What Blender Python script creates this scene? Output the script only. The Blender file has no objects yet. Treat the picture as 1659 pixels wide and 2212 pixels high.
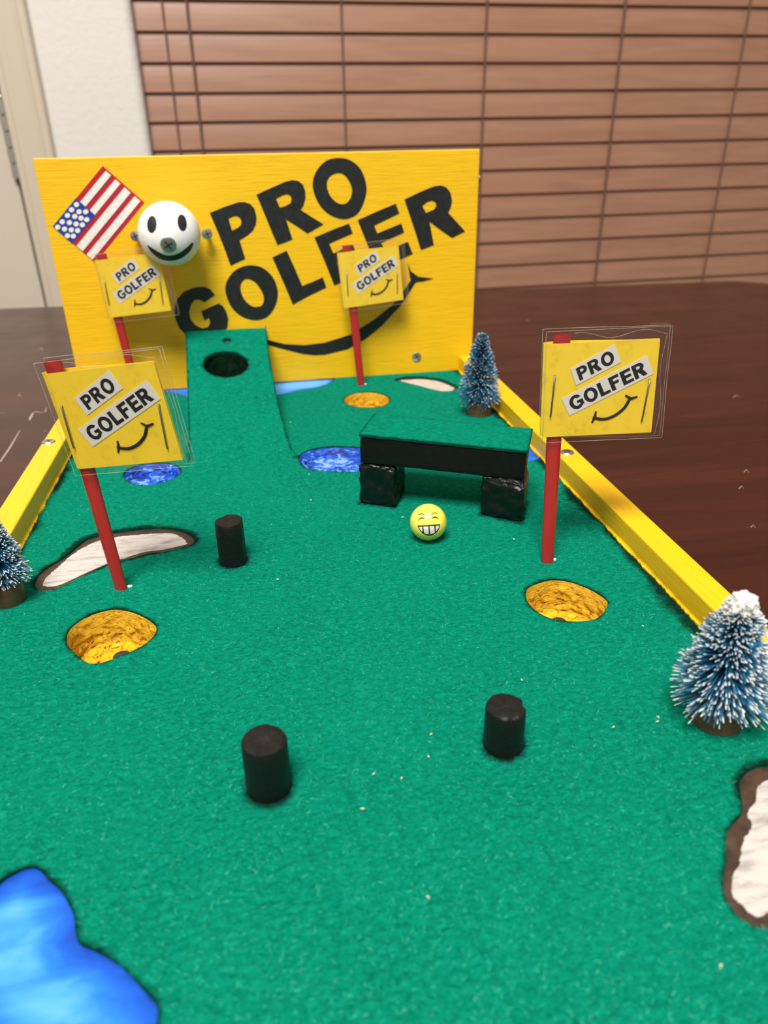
import bpy, bmesh, math, random
import numpy as np
from mathutils import Vector, Matrix, noise
from mathutils.geometry import delaunay_2d_cdt

# ------------------------------------------------------------------ camera, world, light, exposure
# all lengths below are millimetres in the place itself; MM turns them into metres
MM = 0.001
W, H = 1659, 2212
FPX = 1603.31
PITCH, YAW, ROLL = 0.4696, -0.1642, -0.0177
CAM = np.array([133.35, -563.46, 168.54])
sc = bpy.context.scene
COL = sc.collection

def cam_axes():
    cp, sp = math.cos(PITCH), math.sin(PITCH)
    f, u, r = np.array([0, cp, -sp]), np.array([0, sp, cp]), np.array([1., 0, 0])
    cy, sy = math.cos(YAW), math.sin(YAW)
    Z = np.array([[cy, -sy, 0], [sy, cy, 0], [0, 0, 1]])
    f, u, r = Z @ f, Z @ u, Z @ r
    cr, sr = math.cos(ROLL), math.sin(ROLL)
    return cr * r + sr * u, -sr * r + cr * u, f
CR, CU, CF = cam_axes()

cd = bpy.data.cameras.new('camera')
cam = bpy.data.objects.new('camera', cd); COL.objects.link(cam)
M = Matrix.Identity(4)
for i in range(3):
    M[i][0], M[i][1], M[i][2], M[i][3] = CR[i], CU[i], -CF[i], CAM[i] * MM
cam.matrix_world = M
cd.sensor_fit = 'VERTICAL'; cd.sensor_height = 36.0
cd.lens = FPX / H * 36.0
cd.clip_start = 0.005; cd.clip_end = 50
cd.dof.use_dof = True; cd.dof.focus_distance = 0.315
cd.dof.aperture_fstop = cd.lens / 2.1
sc.camera = cam

wd = bpy.data.worlds.new('world'); sc.world = wd; wd.use_nodes = True
wd.node_tree.nodes['Background'].inputs[0].default_value = (1.0, 0.95, 0.89, 1)
wd.node_tree.nodes['Background'].inputs[1].default_value = 0.36

def area(name, loc, target, sx, sy, power, col):
    l = bpy.data.lights.new(name, 'AREA'); l.shape = 'RECTANGLE'; l.size = sx; l.size_y = sy
    l.energy = power; l.color = col
    o = bpy.data.objects.new(name, l); COL.objects.link(o)
    o.location = loc
    o.rotation_euler = (Vector(target) - Vector(loc)).to_track_quat('-Z', 'Y').to_euler()
    return o
area('ceiling_light', (-0.22, -1.15, 2.12), (0.15, 0.2, 0), 0.85, 0.85, 97.0, (1.0, 0.96, 0.90))

vs = sc.view_settings
vs.view_transform = 'Standard'; vs.look = 'None'; vs.gamma = 1.0; vs.use_curve_mapping = False
vs.exposure = 0.0

# ------------------------------------------------------------------ pixel rays -> places
def rays(px):
    px = np.atleast_2d(np.asarray(px, float))
    return CF + ((px[:, 0] - W / 2) / FPX)[:, None] * CR - ((px[:, 1] - H / 2) / FPX)[:, None] * CU
def on_z(px, z=0.0):
    d = rays(px); return CAM + d * ((z - CAM[2]) / d[:, 2])[:, None]
def on_y(px, y=0.0):
    d = rays(px); return CAM + d * ((y - CAM[1]) / d[:, 1])[:, None]
def on_sphere(px, c, r):
    d = rays(px); d /= np.linalg.norm(d, axis=1)[:, None]
    oc = CAM - np.asarray(c); b = d @ oc; q = b * b - (oc @ oc - r * r)
    return CAM + d * (-b - np.sqrt(np.maximum(q, 0)))[:, None]
def zc(pts, ox, oy, s):
    return [(ox + x * s, oy + y * s) for x, y in pts]

# ------------------------------------------------------------------ geometry helpers
def inside(poly, P):
    poly = np.asarray(poly)[:, :2]; P = np.asarray(P)[:, :2]
    x, y = P[:, 0], P[:, 1]; c = np.zeros(len(P), bool)
    a = poly; b = np.roll(poly, -1, 0)
    for (x0, y0), (x1, y1) in zip(a, b):
        if y0 == y1: continue
        m = ((y0 > y) != (y1 > y))
        c ^= m & (x < (x1 - x0) * (y - y0) / (y1 - y0) + x0)
    return c
def edge_dist(poly, P):
    poly = np.asarray(poly)[:, :2]; P = np.asarray(P)[:, :2]
    best = np.full(len(P), 1e9)
    for a, b in zip(poly, np.roll(poly, -1, 0)):
        ab = b - a; L = ab @ ab
        if L < 1e-12: continue
        t = np.clip(((P - a) @ ab) / L, 0, 1)
        best = np.minimum(best, np.linalg.norm(P - a - t[:, None] * ab, axis=1))
    return best
def smooth(pts, n=5):
    p = np.asarray(pts, float); out = []; N = len(p)
    for i in range(N):
        a, b, c, d = p[i - 1], p[i], p[(i + 1) % N], p[(i + 2) % N]
        for k in range(n):
            t = k / n
            out.append(0.5 * ((2 * b) + (c - a) * t + (2 * a - 5 * b + 4 * c - d) * t * t + (3 * b - a - 3 * c + d) * t ** 3))
    return np.array(out)
def wobble(pts, amp, freq, seed):
    pts = np.asarray(pts, float).copy(); c = pts.mean(0)
    for i, p in enumerate(pts):
        d = p - c; L = np.linalg.norm(d[:2]) + 1e-9
        pts[i] = p + d / L * amp * noise.noise(Vector((p[0] * freq, p[1] * freq, seed)))
    return pts
def tri2d(loops, extra=None):
    """triangles of a region bounded by closed loops (even-odd), optional interior points"""
    V = []; E = []
    for lp in loops:
        n0 = len(V); k = len(lp)
        V += [Vector((float(p[0]), float(p[1]))) for p in lp]
        E += [(n0 + i, n0 + (i + 1) % k) for i in range(k)]
    if extra is not None: V += [Vector((float(p[0]), float(p[1]))) for p in extra]
    r = delaunay_2d_cdt(V, E, [], 0, 1e-7)
    v = np.array([(a.x, a.y) for a in r[0]]); f = np.array([t for t in r[2] if len(t) == 3])
    cen = v[f].mean(1); c = np.zeros(len(f), bool)
    for lp in loops: c ^= inside(lp, cen)
    return v, f[c]

class MB:
    def __init__(s): s.v = []; s.f = []; s.m = []
    def add(s, v, f, mi=0):
        n = len(s.v); s.v += [tuple(map(float, p)) for p in v]
        s.f += [tuple(int(i) + n for i in q) for q in f]; s.m += [mi] * len(f); return s
    def box(s, a, b, mi=0):
        x0, y0, z0 = a; x1, y1, z1 = b
        return s.hexa([(x0, y0, z0), (x1, y0, z0), (x1, y1, z0), (x0, y1, z0), (x0, y0, z1), (x1, y0, z1), (x1, y1, z1), (x0, y1, z1)], mi)
    def hexa(s, c, mi=0):
        return s.add(c, [(3, 2, 1, 0), (4, 5, 6, 7), (0, 1, 5, 4), (1, 2, 6, 5), (2, 3, 7, 6), (3, 0, 4, 7)], mi)
    def tube(s, pts, rad, n=8, mi=0, flat=1.0, side=None, caps=True):
        pts = np.asarray(pts, float); rad = np.broadcast_to(np.asarray(rad, float), (len(pts),))
        base = len(s.v); prev = None; vs_ = []
        for i, p in enumerate(pts):
            d = pts[min(i + 1, len(pts) - 1)] - pts[max(i - 1, 0)]; d = d / (np.linalg.norm(d) + 1e-12)
            if side is not None: a = np.asarray(side, float)
            elif prev is not None: a = prev
            else: a = np.array([1., 0, 0]) if abs(d[0]) < .9 else np.array([0, 1., 0])
            a = a - d * (a @ d); a /= np.linalg.norm(a) + 1e-12; b = np.cross(d, a); prev = a
            for k in range(n):
                t = 2 * math.pi * k / n
                vs_.append(p + rad[i] * (a * math.cos(t) + b * math.sin(t) * flat))
        f = []
        for i in range(len(pts) - 1):
            for k in range(n):
                k2 = (k + 1) % n
                f.append((i * n + k, i * n + k2, (i + 1) * n + k2, (i + 1) * n + k))
        if caps: f += [tuple(range(n))[::-1], tuple(range((len(pts) - 1) * n, len(pts) * n))]
        return s.add(vs_, f, mi)
    def lathe(s, prof, n=32, c=(0, 0, 0), ax=(0, 0, 1), mi=0, squash=None):
        ax = np.asarray(ax, float); ax /= np.linalg.norm(ax)
        a = np.array([1., 0, 0]) if abs(ax[0]) < .9 else np.array([0, 1., 0])
        a = a - ax * (a @ ax); a /= np.linalg.norm(a); b = np.cross(ax, a); c = np.asarray(c, float)
        vs_ = []; f = []
        for r, z in prof:
            for k in range(n):
                t = 2 * math.pi * k / n
                rr = r * (squash(t) if squash else 1)
                vs_.append(c + ax * z + rr * (a * math.cos(t) + b * math.sin(t)))
        for i in range(len(prof) - 1):
            for k in range(n):
                k2 = (k + 1) % n
                f.append((i * n + k, i * n + k2, (i + 1) * n + k2, (i + 1) * n + k))
        f += [tuple(range(n))[::-1], tuple(range((len(prof) - 1) * n, len(prof) * n))]
        return s.add(vs_, f, mi)
    def prism(s, loops, z0, z1, O=(0, 0, 0), X=(1, 0, 0), Y=(0, 1, 0), mi=0):
        """loops in the plane (X,Y) at O, extruded from z0 to z1 along X x Y"""
        O, X, Y = (np.asarray(q, float) for q in (O, X, Y)); N = np.cross(X, Y)
        v, f = tri2d(loops)
        P0 = O + v[:, :1] * X + v[:, 1:] * Y
        n = len(v)
        F = [tuple(t) for t in f + n] + [tuple(t[::-1]) for t in f]
        V = np.vstack([P0 + N * z0, P0 + N * z1])
        fv = np.sort(np.vstack([f[:, [0, 1]], f[:, [1, 2]], f[:, [2, 0]]]), axis=1)
        de = np.vstack([f[:, [0, 1]], f[:, [1, 2]], f[:, [2, 0]]])
        key = fv[:, 0] * (n + 1) + fv[:, 1]
        u, inv, cnt = np.unique(key, return_inverse=True, return_counts=True)
        for e, c_ in zip(de, cnt[inv.ravel()]):
            if c_ == 1: F.append((e[0], e[1], e[1] + n, e[0] + n))
        return s.add(V, F, mi)

ORG = {}
def obj(name, mb, mats, parent=None, smooth_=False, org=None, bevel=0, kind=None, sharp=None):
    if not isinstance(mats, (list, tuple)): mats = [mats]
    o_ = np.array(ORG[parent.name] if parent else (org if org is not None else np.asarray(mb.v).mean(0)), float)
    me = bpy.data.meshes.new(name)
    v = (np.asarray(mb.v, float) - o_) * MM
    me.from_pydata(v.tolist(), [], mb.f); me.update()
    for m in mats: me.materials.append(m)
    if len(mats) > 1: me.polygons.foreach_set('material_index', mb.m)
    if smooth_:
        me.polygons.foreach_set('use_smooth', [True] * len(me.polygons))
        if sharp: me.set_sharp_from_angle(angle=math.radians(sharp))
    o = bpy.data.objects.new(name, me); COL.objects.link(o)
    if parent: o.parent = parent
    else: o.location = (o_ * MM).tolist()
    ORG[o.name] = o_
    if bevel:
        b = o.modifiers.new('bevel', 'BEVEL'); b.width = bevel * MM; b.segments = 2; b.limit_method = 'ANGLE'; b.angle_limit = math.radians(40)
        b.harden_normals = False
    if kind: o['kind'] = kind
    return o
def thing(name, loc, label, cat, group=None):
    o = bpy.data.objects.new(name, None); COL.objects.link(o); o.location = (np.asarray(loc, float) * MM).tolist()
    o.empty_display_size = 0.01
    ORG[o.name] = np.asarray(loc, float); return tag(o, label, cat, group)
def tag(o, label, cat, group=None):
    o['label'] = label; o['category'] = cat
    if group: o['group'] = group
    return o
def struct(o, label=None):
    o['kind'] = 'structure'
    if label: o['label'] = label
    return o
def set_attr(o, name, vals):
    a = o.data.attributes.new(name, 'FLOAT', 'POINT'); a.data.foreach_set('value', np.asarray(vals, np.float32))

# ------------------------------------------------------------------ materials
def mat(name, col, rough=0.5, **kw):
    m = bpy.data.materials.new(name); m.use_nodes = True
    b = m.node_tree.nodes['Principled BSDF']
    b.inputs['Base Color'].default_value = (*col, 1); b.inputs['Roughness'].default_value = rough
    for k, v in kw.items(): b.inputs[k.replace('_', ' ')].default_value = v
    return m
def nd(m, t, **kw):
    n = m.node_tree.nodes.new(t)
    for k, v in kw.items(): setattr(n, k, v)
    return n
def ln(m, a, b): m.node_tree.links.new(a, b)
def bsdf(m): return m.node_tree.nodes['Principled BSDF']
def coords(m, scale, space='Object'):
    tc = nd(m, 'ShaderNodeTexCoord'); mp = nd(m, 'ShaderNodeMapping')
    mp.inputs['Scale'].default_value = scale; ln(m, tc.outputs[space], mp.inputs['Vector']); return mp.outputs[0]
def nz(m, vec, scale, detail=4, rough=0.6, dist=0.0):
    n = nd(m, 'ShaderNodeTexNoise'); n.inputs['Scale'].default_value = scale; n.inputs['Detail'].default_value = detail
    n.inputs['Roughness'].default_value = rough; n.inputs['Distortion'].default_value = dist
    ln(m, vec, n.inputs['Vector']); return n.outputs['Fac']
def ramp(m, fac, stops):
    r = nd(m, 'ShaderNodeValToRGB'); e = r.color_ramp.elements
    e[0].position, e[0].color = stops[0][0], (*stops[0][1], 1); e[1].position, e[1].color = stops[-1][0], (*stops[-1][1], 1)
    for p, c in stops[1:-1]:
        q = e.new(p); q.color = (*c, 1)
    ln(m, fac, r.inputs[0]); return r.outputs[0]
def mixc(m, fac, a, b):
    x = nd(m, 'ShaderNodeMix', data_type='RGBA')
    if isinstance(fac, float): x.inputs[0].default_value = fac
    else: ln(m, fac, x.inputs[0])
    for i, c in ((6, a), (7, b)):
        if isinstance(c, tuple): x.inputs[i].default_value = (*c, 1)
        else: ln(m, c, x.inputs[i])
    return x.outputs[2]
def bump(m, h, strength, dist=0.001):
    b = nd(m, 'ShaderNodeBump'); b.inputs['Strength'].default_value = strength; b.inputs['Distance'].default_value = dist
    ln(m, h, b.inputs['Height']); ln(m, b.outputs[0], bsdf(m).inputs['Normal'])
def attr(m, name):
    a = nd(m, 'ShaderNodeAttribute'); a.attribute_name = name; return a.outputs['Fac']

# painted yellow timber
def paint_yellow(name, scale, col=(0.88, 0.545, 0.004), b=0.35, rough=0.42):
    m = mat(name, col, rough)
    v = coords(m, scale); n = nz(m, v, 1.0, 6, 0.65)
    ln(m, ramp(m, n, [(0.25, tuple(c * .86 for c in col)), (0.5, col), (0.8, tuple(min(1, c * 1.08) for c in col))]), bsdf(m).inputs['Base Color'])
    bump(m, n, b, 0.0006); return m
Y_PANEL = paint_yellow('yellow_panel_paint', (55, 55, 900), (0.86, 0.50, 0.004), 0.5)
Y_RAIL = paint_yellow('yellow_rail_paint', (700, 40, 700), (0.87, 0.50, 0.005), 0.3, 0.4)
def cup_paint():
    m = mat('yellow_cup_paint', (0.86, 0.5, 0.005), 0.45)
    v = coords(m, (260, 260, 900)); n = nz(m, v, 1.0, 8, 0.66, 1.6)
    ln(m, ramp(m, n, [(0.36, (0.05, 0.015, 0.002)), (0.41, (0.55, 0.25, 0.004)), (0.47, (0.88, 0.50, 0.005)), (0.8, (0.97, 0.68, 0.008))]), bsdf(m).inputs['Base Color'])
    bump(m, n, 0.9, 0.0015); return m
Y_CUP = cup_paint()
def black_paint(name, rough=0.4, scale=500, b=0.3, k=1.0):
    m = mat(name, (0.008, 0.008, 0.008), rough)
    n = nz(m, coords(m, (scale,) * 3), 1.0, 5, .6)
    ln(m, ramp(m, n, [(0.3, (0.0035 * k, 0.005 * k, 0.005 * k)), (0.8, (0.0155 * k, 0.017 * k, 0.018 * k))]), bsdf(m).inputs['Base Color'])
    bump(m, n, b, 0.0006); return m
BLK_LETTER = black_paint('black_letter_paint', 0.5, 300, 0.2)
BLK_PEG = black_paint('black_peg_paint', 0.5, 700, 0.5, .28); bsdf(BLK_PEG).inputs['Specular IOR Level'].default_value = 0.4
BLK_ROCK = black_paint('black_block_paint', 0.3, 300, 1.0, .3)
BLK_DECK = black_paint('black_deck_paint', 0.55, 260, 0.35, .2); bsdf(BLK_DECK).inputs['Specular IOR Level'].default_value = 0.3
INK = mat('black_ink', (0.006, 0.006, 0.007), 0.55)
GREEN = (0.0008, 0.285, 0.167)
def felt_mat(name, use_attr=True):
    m = mat(name, GREEN, 0.95)
    bsdf(m).inputs['Specular IOR Level'].default_value = 0.03
    v = coords(m, (1, 1, 1))
    n1 = nz(m, coords(m, (330, 560, 400)), 1.0, 6, 0.75, .5); n2 = nz(m, v, 30.0, 4, 0.6); n3 = nz(m, coords(m, (700, 1700, 1200)), 1.0, 4, 0.7)
    c = ramp(m, n1, [(0.30, (0.0004, 0.125, 0.068)), (0.48, GREEN), (0.68, (0.003, 0.45, 0.285))])
    c = mixc(m, ramp(m, n2, [(0.35, (0, 0, 0)), (0.7, (.5, .5, .5))]), c, (0.002, 0.36, 0.22))
    c = mixc(m, ramp(m, n3, [(0.45, (0, 0, 0)), (0.75, (.55, .55, .55))]), c, (0.008, 0.48, 0.32))
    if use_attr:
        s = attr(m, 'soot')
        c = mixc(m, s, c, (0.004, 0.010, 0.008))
    ln(m, c, bsdf(m).inputs['Base Color'])
    x = nd(m, 'ShaderNodeMath', operation='ADD'); ln(m, n1, x.inputs[0]); ln(m, n3, x.inputs[1])
    bump(m, x.outputs[0], 1.0, 0.0016); return m
FELT = felt_mat('green_felt'); FELT_PLAIN = felt_mat('green_felt_pad')
def fuzz_mat():
    m = mat('felt_fibre', GREEN, 0.6); bsdf(m).inputs['Specular IOR Level'].default_value = 0.15
    a = attr(m, 'shade')
    c = ramp(m, a, [(0.0, (0.0006, 0.10, 0.055)), (0.5, (0.002, 0.31, 0.185)), (0.85, (0.008, 0.48, 0.31)), (1.0, (0.12, 0.66, 0.50))])
    c = mixc(m, attr(m, 'soot'), c, (0.004, 0.012, 0.009))
    ln(m, c, bsdf(m).inputs['Base Color']); return m
FUZZ = fuzz_mat()
RED = mat('red_straw_plastic', (0.38, 0.021, 0.021), 0.28, Subsurface_Weight=0.0)
def card_mat():
    m = mat('yellow_card', (0.87, 0.60, 0.03), 0.6)
    n = nz(m, coords(m, (160,) * 3), 1.0, 6, .7)
    ln(m, ramp(m, n, [(0.25, (0.70, 0.46, 0.03)), (0.45, (0.92, 0.62, 0.03)), (0.8, (0.95, 0.67, 0.04))]), bsdf(m).inputs['Base Color']); return m
CARD = card_mat()
PAPER = mat('white_paper', (0.72, 0.68, 0.66), 0.6)
STEEL = mat('staple_steel', (0.28, 0.27, 0.25), 0.35, Metallic=1.0)
ZINC = mat('zinc_screw', (0.62, 0.61, 0.58), 0.32, Metallic=1.0)
RECESS = mat('screw_recess', (0.03, 0.03, 0.03), 0.6)
def clear_plastic():
    m = bpy.data.materials.new('clear_plastic'); m.use_nodes = True; nt = m.node_tree; nt.nodes.clear()
    o = nt.nodes.new('ShaderNodeOutputMaterial'); t = nt.nodes.new('ShaderNodeBsdfTransparent'); g = nt.nodes.new('ShaderNodeBsdfGlossy')
    g.inputs['Roughness'].default_value = 0.12; t.inputs[0].default_value = (0.985, 0.985, 0.98, 1)
    f = nt.nodes.new('ShaderNodeFresnel'); f.inputs[0].default_value = 1.4
    x = nt.nodes.new('ShaderNodeMixShader'); k = nt.nodes.new('ShaderNodeMath'); k.operation = 'MULTIPLY_ADD'; k.inputs[1].default_value = 0.24; k.inputs[2].default_value = 0.02; nt.links.new(f.outputs[0], k.inputs[0]); nt.links.new(k.outputs[0], x.inputs[0]); nt.links.new(t.outputs[0], x.inputs[1]); nt.links.new(g.outputs[0], x.inputs[2])
    nt.links.new(x.outputs[0], o.inputs[0]); return m
CLEAR = clear_plastic()
CLEAR_RIM = mat('clear_plastic_rim', (0.8, 0.78, 0.72), 0.15, Transmission_Weight=0.75)
def pond_mat(name, light, sc_=(30, 90, 30)):
    m = mat(name, (0.02, 0.1, 0.6), 0.45); bsdf(m).inputs['Specular IOR Level'].default_value = 0.25
    n = nz(m, coords(m, sc_), 1.0, 5, .6, .9)
    e = attr(m, 'edge')
    x = nd(m, 'ShaderNodeMath', operation='MULTIPLY_ADD'); ln(m, n, x.inputs[0]); x.inputs[1].default_value = 1.0 if light else 2.0; ln(m, e, x.inputs[2])
    st = [(0.26, (0.003, 0.008, 0.05)), (0.36, (0.004, 0.050, 0.36)), (0.62, (0.008, 0.10, 0.56)), (0.86, (0.02, 0.19, 0.70)), (1.02, (0.05, 0.29, 0.78)), (1.25, (0.12, 0.40, 0.82))]
    if not light: st = [(0.42, (0.002, 0.006, 0.05)), (0.58, (0.004, 0.03, 0.28)), (0.78, (0.007, 0.07, 0.48)), (0.90, (0.03, 0.15, 0.6)), (1.0, (0.22, 0.4, 0.75))]
    y = nd(m, 'ShaderNodeMath', operation='MULTIPLY'); ln(m, x.outputs[0], y.inputs[0]); y.inputs[1].default_value = 0.7
    ln(m, ramp(m, y.outputs[0], [(min(1, p * .7), c) for p, c in st]), bsdf(m).inputs['Base Color'])
    bump(m, n, 0.25 if light else 1.0, 0.0012); return m
POND = pond_mat('blue_pond_paint', True); POND_DEEP = pond_mat('deep_blue_paint', False, (150, 150, 500))
def two_tone(name, a, b, scale, lo, hi, rough, bs=0.4):
    m = mat(name, a, rough); n = nz(m, coords(m, scale), 1.0, 6, .65, .4)
    ln(m, ramp(m, n, [(lo, a), (hi, b)]), bsdf(m).inputs['Base Color']); bump(m, n, bs, 0.0006); return m
SOIL = two_tone('brown_trap_paint', (0.028, 0.014, 0.008), (0.10, 0.052, 0.028), (180, 180, 180), .35, .8, .55)
SAND = two_tone('white_trap_paint', (0.27, 0.24, 0.225), (0.56, 0.51, 0.475), (70, 330, 100), .3, .52, .45, .8)
MDF = two_tone('raw_board', (0.42, 0.30, 0.17), (0.55, 0.42, 0.26), (200, 200, 200), .3, .7, .8)
DARKHOLE = two_tone('dark_green_hole', (0.002, 0.006, 0.003), (0.006, 0.04, 0.016), (250, 250, 250), .35, .8, .9); bsdf(DARKHOLE).inputs['Specular IOR Level'].default_value = 0.05
WHITE = two_tone('white_ball_paint', (0.80, 0.80, 0.79), (0.88, 0.88, 0.87), (300, 300, 300), .3, .7, .38, .15)
F_RED = mat('flag_red_paint', (0.46, 0.008, 0.022), 0.5)
F_WHITE = two_tone('flag_white_paint', (0.74, 0.70, 0.66), (0.86, 0.83, 0.80), (500, 500, 500), .3, .7, .55, .6)
F_BLUE = mat('flag_blue_paint', (0.008, 0.045, 0.30), 0.5)
EMOJI = mat('yellow_ball_plastic', (0.86, 0.78, 0.10), 0.25, Coat_Weight=0.4)
TOOTH = mat('tooth_print', (0.78, 0.70, 0.60), 0.35)
def needle_mat():
    m = mat('bristle', (0.02, 0.12, 0.25), 0.6)
    ln(m, ramp(m, attr(m, 'tip'), [(0.0, (0.004, 0.03, 0.075)), (0.45, (0.008, 0.10, 0.23)), (0.70, (0.035, 0.26, 0.45)), (0.84, (0.62, 0.70, 0.74)), (1.0, (0.86, 0.85, 0.83))]), bsdf(m).inputs['Base Color']); return m
NEEDLE = needle_mat()
TRUNKW = two_tone('tree_base_wood', (0.07, 0.042, 0.02), (0.13, 0.075, 0.038), (100, 100, 500), .3, .7, .5, .3)
WIRE = mat('twisted_wire', (0.2, 0.19, 0.17), 0.4, Metallic=1.0)
def table_mat():
    m = mat('mahogany_table', (0.03, 0.009, 0.006), 0.28, Coat_Weight=0.0); bsdf(m).inputs['Specular IOR Level'].default_value = 0.3
    n = nz(m, coords(m, (3, 26, 26)), 1.0, 7, .65, 1.2)
    ln(m, ramp(m, n, [(0.3, (0.028, 0.0075, 0.005)), (0.55, (0.050, 0.0130, 0.008)), (0.8, (0.075, 0.021, 0.012))]), bsdf(m).inputs['Base Color'])
    n2 = nz(m, coords(m, (20, 20, 20)), 1.0, 4, .6)
    r = ramp(m, n2, [(0.3, (.2, .2, .2)), (0.8, (.34, .34, .34))]); ln(m, r, bsdf(m).inputs['Roughness']); return m
TABLE = table_mat()
SCRATCH = mat('pale_shaving', (0.40, 0.30, 0.25), 0.6)
def blind_mat():
    m = mat('blind_wood', (0.37, 0.19, 0.115), 0.42)
    v = coords(m, (4.5, 60, 60)); 
    oi = nd(m, 'ShaderNodeObjectInfo'); ad = nd(m, 'ShaderNodeVectorMath', operation='ADD'); ln(m, v, ad.inputs[0]); 
    cx = nd(m, 'ShaderNodeCombineXYZ'); mu = nd(m, 'ShaderNodeMath', operation='MULTIPLY'); ln(m, oi.outputs['Random'], mu.inputs[0]); mu.inputs[1].default_value = 60
    ln(m, mu.outputs[0], cx.inputs[0]); ln(m, mu.outputs[0], cx.inputs[1]); ln(m, cx.outputs[0], ad.inputs[1])
    n = nz(m, ad.outputs[0], 1.0, 6, .6, .8)
    ln(m, ramp(m, n, [(0.25, (0.29, 0.138, 0.082)), (0.5, (0.345, 0.172, 0.105)), (0.8, (0.40, 0.208, 0.130))]), bsdf(m).inputs['Base Color']); return m
BLIND = blind_mat()
CORD = mat('blind_cord', (0.15, 0.068, 0.042), 0.7)
def plaster():
    m = mat('wall_plaster', (0.72, 0.685, 0.635), 0.8)
    n = nz(m, coords(m, (90,) * 3), 1.0, 5, .6); bump(m, n, 0.35, 0.003); return m
WALL = plaster()
CREAM = mat('cream_gloss_paint', (0.60, 0.52, 0.40), 0.4)
DOORP = mat('cream_door_paint', (0.60, 0.53, 0.43), 0.42)
HINGE = mat('hinge_metal', (0.55, 0.52, 0.46), 0.35, Metallic=0.8)
CARPET = two_tone('carpet', (0.30, 0.25, 0.20), (0.40, 0.34, 0.28), (120, 120, 120), .3, .7, .95)
GLASS = mat('dark_window_glass', (0.02, 0.025, 0.03), 0.05)
FRAMEW = mat('white_window_frame', (0.75, 0.74, 0.72), 0.5)

# ------------------------------------------------------------------ the room
WA = math.radians(1.58); WC, WS = math.cos(WA), math.sin(WA)
def wl(u, v, z):      # along the window wall, into it from the blind plane, height
    return (u * WC - v * WS, 910 + u * WS + v * WC, z)
def wbox(mb, a, b, mi=0):
    (u0, v0, z0), (u1, v1, z1) = a, b
    return mb.hexa([wl(u0, v0, z0), wl(u1, v0, z0), wl(u1, v1, z0), wl(u0, v1, z0), wl(u0, v0, z1), wl(u1, v0, z1), wl(u1, v1, z1), wl(u0, v1, z1)], mi)
ZF = -770.0
FACE = -28.0            # wall face, in front of the blind
WL0, WR0, WB, WT = -17.0, 2000.0, -330.0, 1290.0
mb = MB(); mb.box((-1700, -2200, ZF - 20), (3000, 1100, ZF)); struct(obj('floor', mb, CARPET, org=(0, 0, ZF)), 'beige carpet floor below the table')
mb = MB()
DR, DLf, DT = -239.0, -1010.0, 1260.0
# pier between door and window, with a rounded outer corner
r = 14.0; prof = [(DR + 14, FACE)] + [(WL0 - r + r * math.sin(t), FACE + r - r * math.cos(t)) for t in np.linspace(0, math.pi / 2, 7)] + [(WL0, 110), (DR + 14, 110)]
def vprism(mb, prof, z0, z1, mi=0):
    n = len(prof); V = [wl(u, v, z0) for u, v in prof] + [wl(u, v, z1) for u, v in prof]
    F = [tuple(range(n))[::-1], tuple(range(n, 2 * n))] + [(i, (i + 1) % n, (i + 1) % n + n, i + n) for i in range(n)]
    return mb.add(V, F, mi)
vprism(mb, prof, ZF, 1600)
wbox(mb, (WL0, FACE, ZF), (WR0, 110, WB)); wbox(mb, (WL0, FACE, WT), (WR0, 110, 1600))
wbox(mb, (WR0, FACE, ZF), (3000, 110, 1600))
wbox(mb, (DLf - 14, FACE, DT + 14), (DR + 14, 110, 1600)); wbox(mb, (-1650, FACE, ZF), (DLf - 14, 110, 1600))
struct(obj('wall_back', mb, WALL, org=(0, 910, ZF)), 'off white textured plaster wall between the door and the window')
# window behind the blind
wf = MB()
for a, b in (((WL0 + 1, 70, WB + 1), (WL0 + 46, 105, WT - 1)), ((WR0 - 46, 70, WB + 1), (WR0 - 1, 105, WT - 1)), ((WL0 + 46, 70, WB + 1), (WR0 - 46, 105, WB + 46)), ((WL0 + 46, 70, WT - 46), (WR0 - 46, 105, WT - 1)), ((980, 70, WB + 46), (1020, 105, WT - 46))):
    wbox(wf, a, b)
w1 = struct(obj('window_1', wf, FRAMEW, org=wl(990, 90, WB)), 'white window frame behind the wooden blind')
g = MB(); wbox(g, (WL0 + 46, 84, WB + 46), (980, 90, WT - 46)); obj('pane', g, GLASS, w1)
g = MB(); wbox(g, (1020, 84, WB + 46), (WR0 - 46, 90, WT - 46)); obj('pane', g, GLASS, w1)
# door casing: moulded profile standing on the wall, plus jamb
CL = -171.0
def casing(u_out, sgn, z1):
    mbc = MB(); f = FACE
    p = [(0, f), (0, f - 17), (3, f - 19), (10, f - 19), (13, f - 16), (17, f - 14), (20, f - 15.5), (36, f - 13), (50, f - 10), (53, f - 12), (58, f - 12), (62, f - 9), (62, f)]
    prof = [(u_out - sgn * a, b) for a, b in p]
    if sgn < 0: prof = prof[::-1]
    vprism(mbc, prof[::-1], ZF, z1); return mbc
t1 = struct(obj('trim_1', casing(CL, 1, DT + 62), CREAM, org=wl(CL, FACE, ZF)), 'cream moulded door casing beside the white wall')
t2 = struct(obj('trim_2', casing(DLf - 62, -1, DT + 62), CREAM, org=wl(DLf - 62, FACE, ZF)))
mbc = MB(); wbox(mbc, (DLf - 62, FACE - 18, DT + 2), (CL, FACE, DT + 62)); struct(obj('trim_3', mbc, CREAM, org=wl(-600, FACE, DT)))
mbc = MB(); wbox(mbc, (DR + 4, FACE, ZF), (DR + 14, 110, DT)); wbox(mbc, (DLf - 14, FACE, ZF), (DLf - 4, 110, DT)); wbox(mbc, (DLf - 14, FACE, DT), (DR + 14, 110, DT + 14)); struct(obj('trim_4', mbc, CREAM, org=wl(-600, FACE, ZF)))
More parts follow.
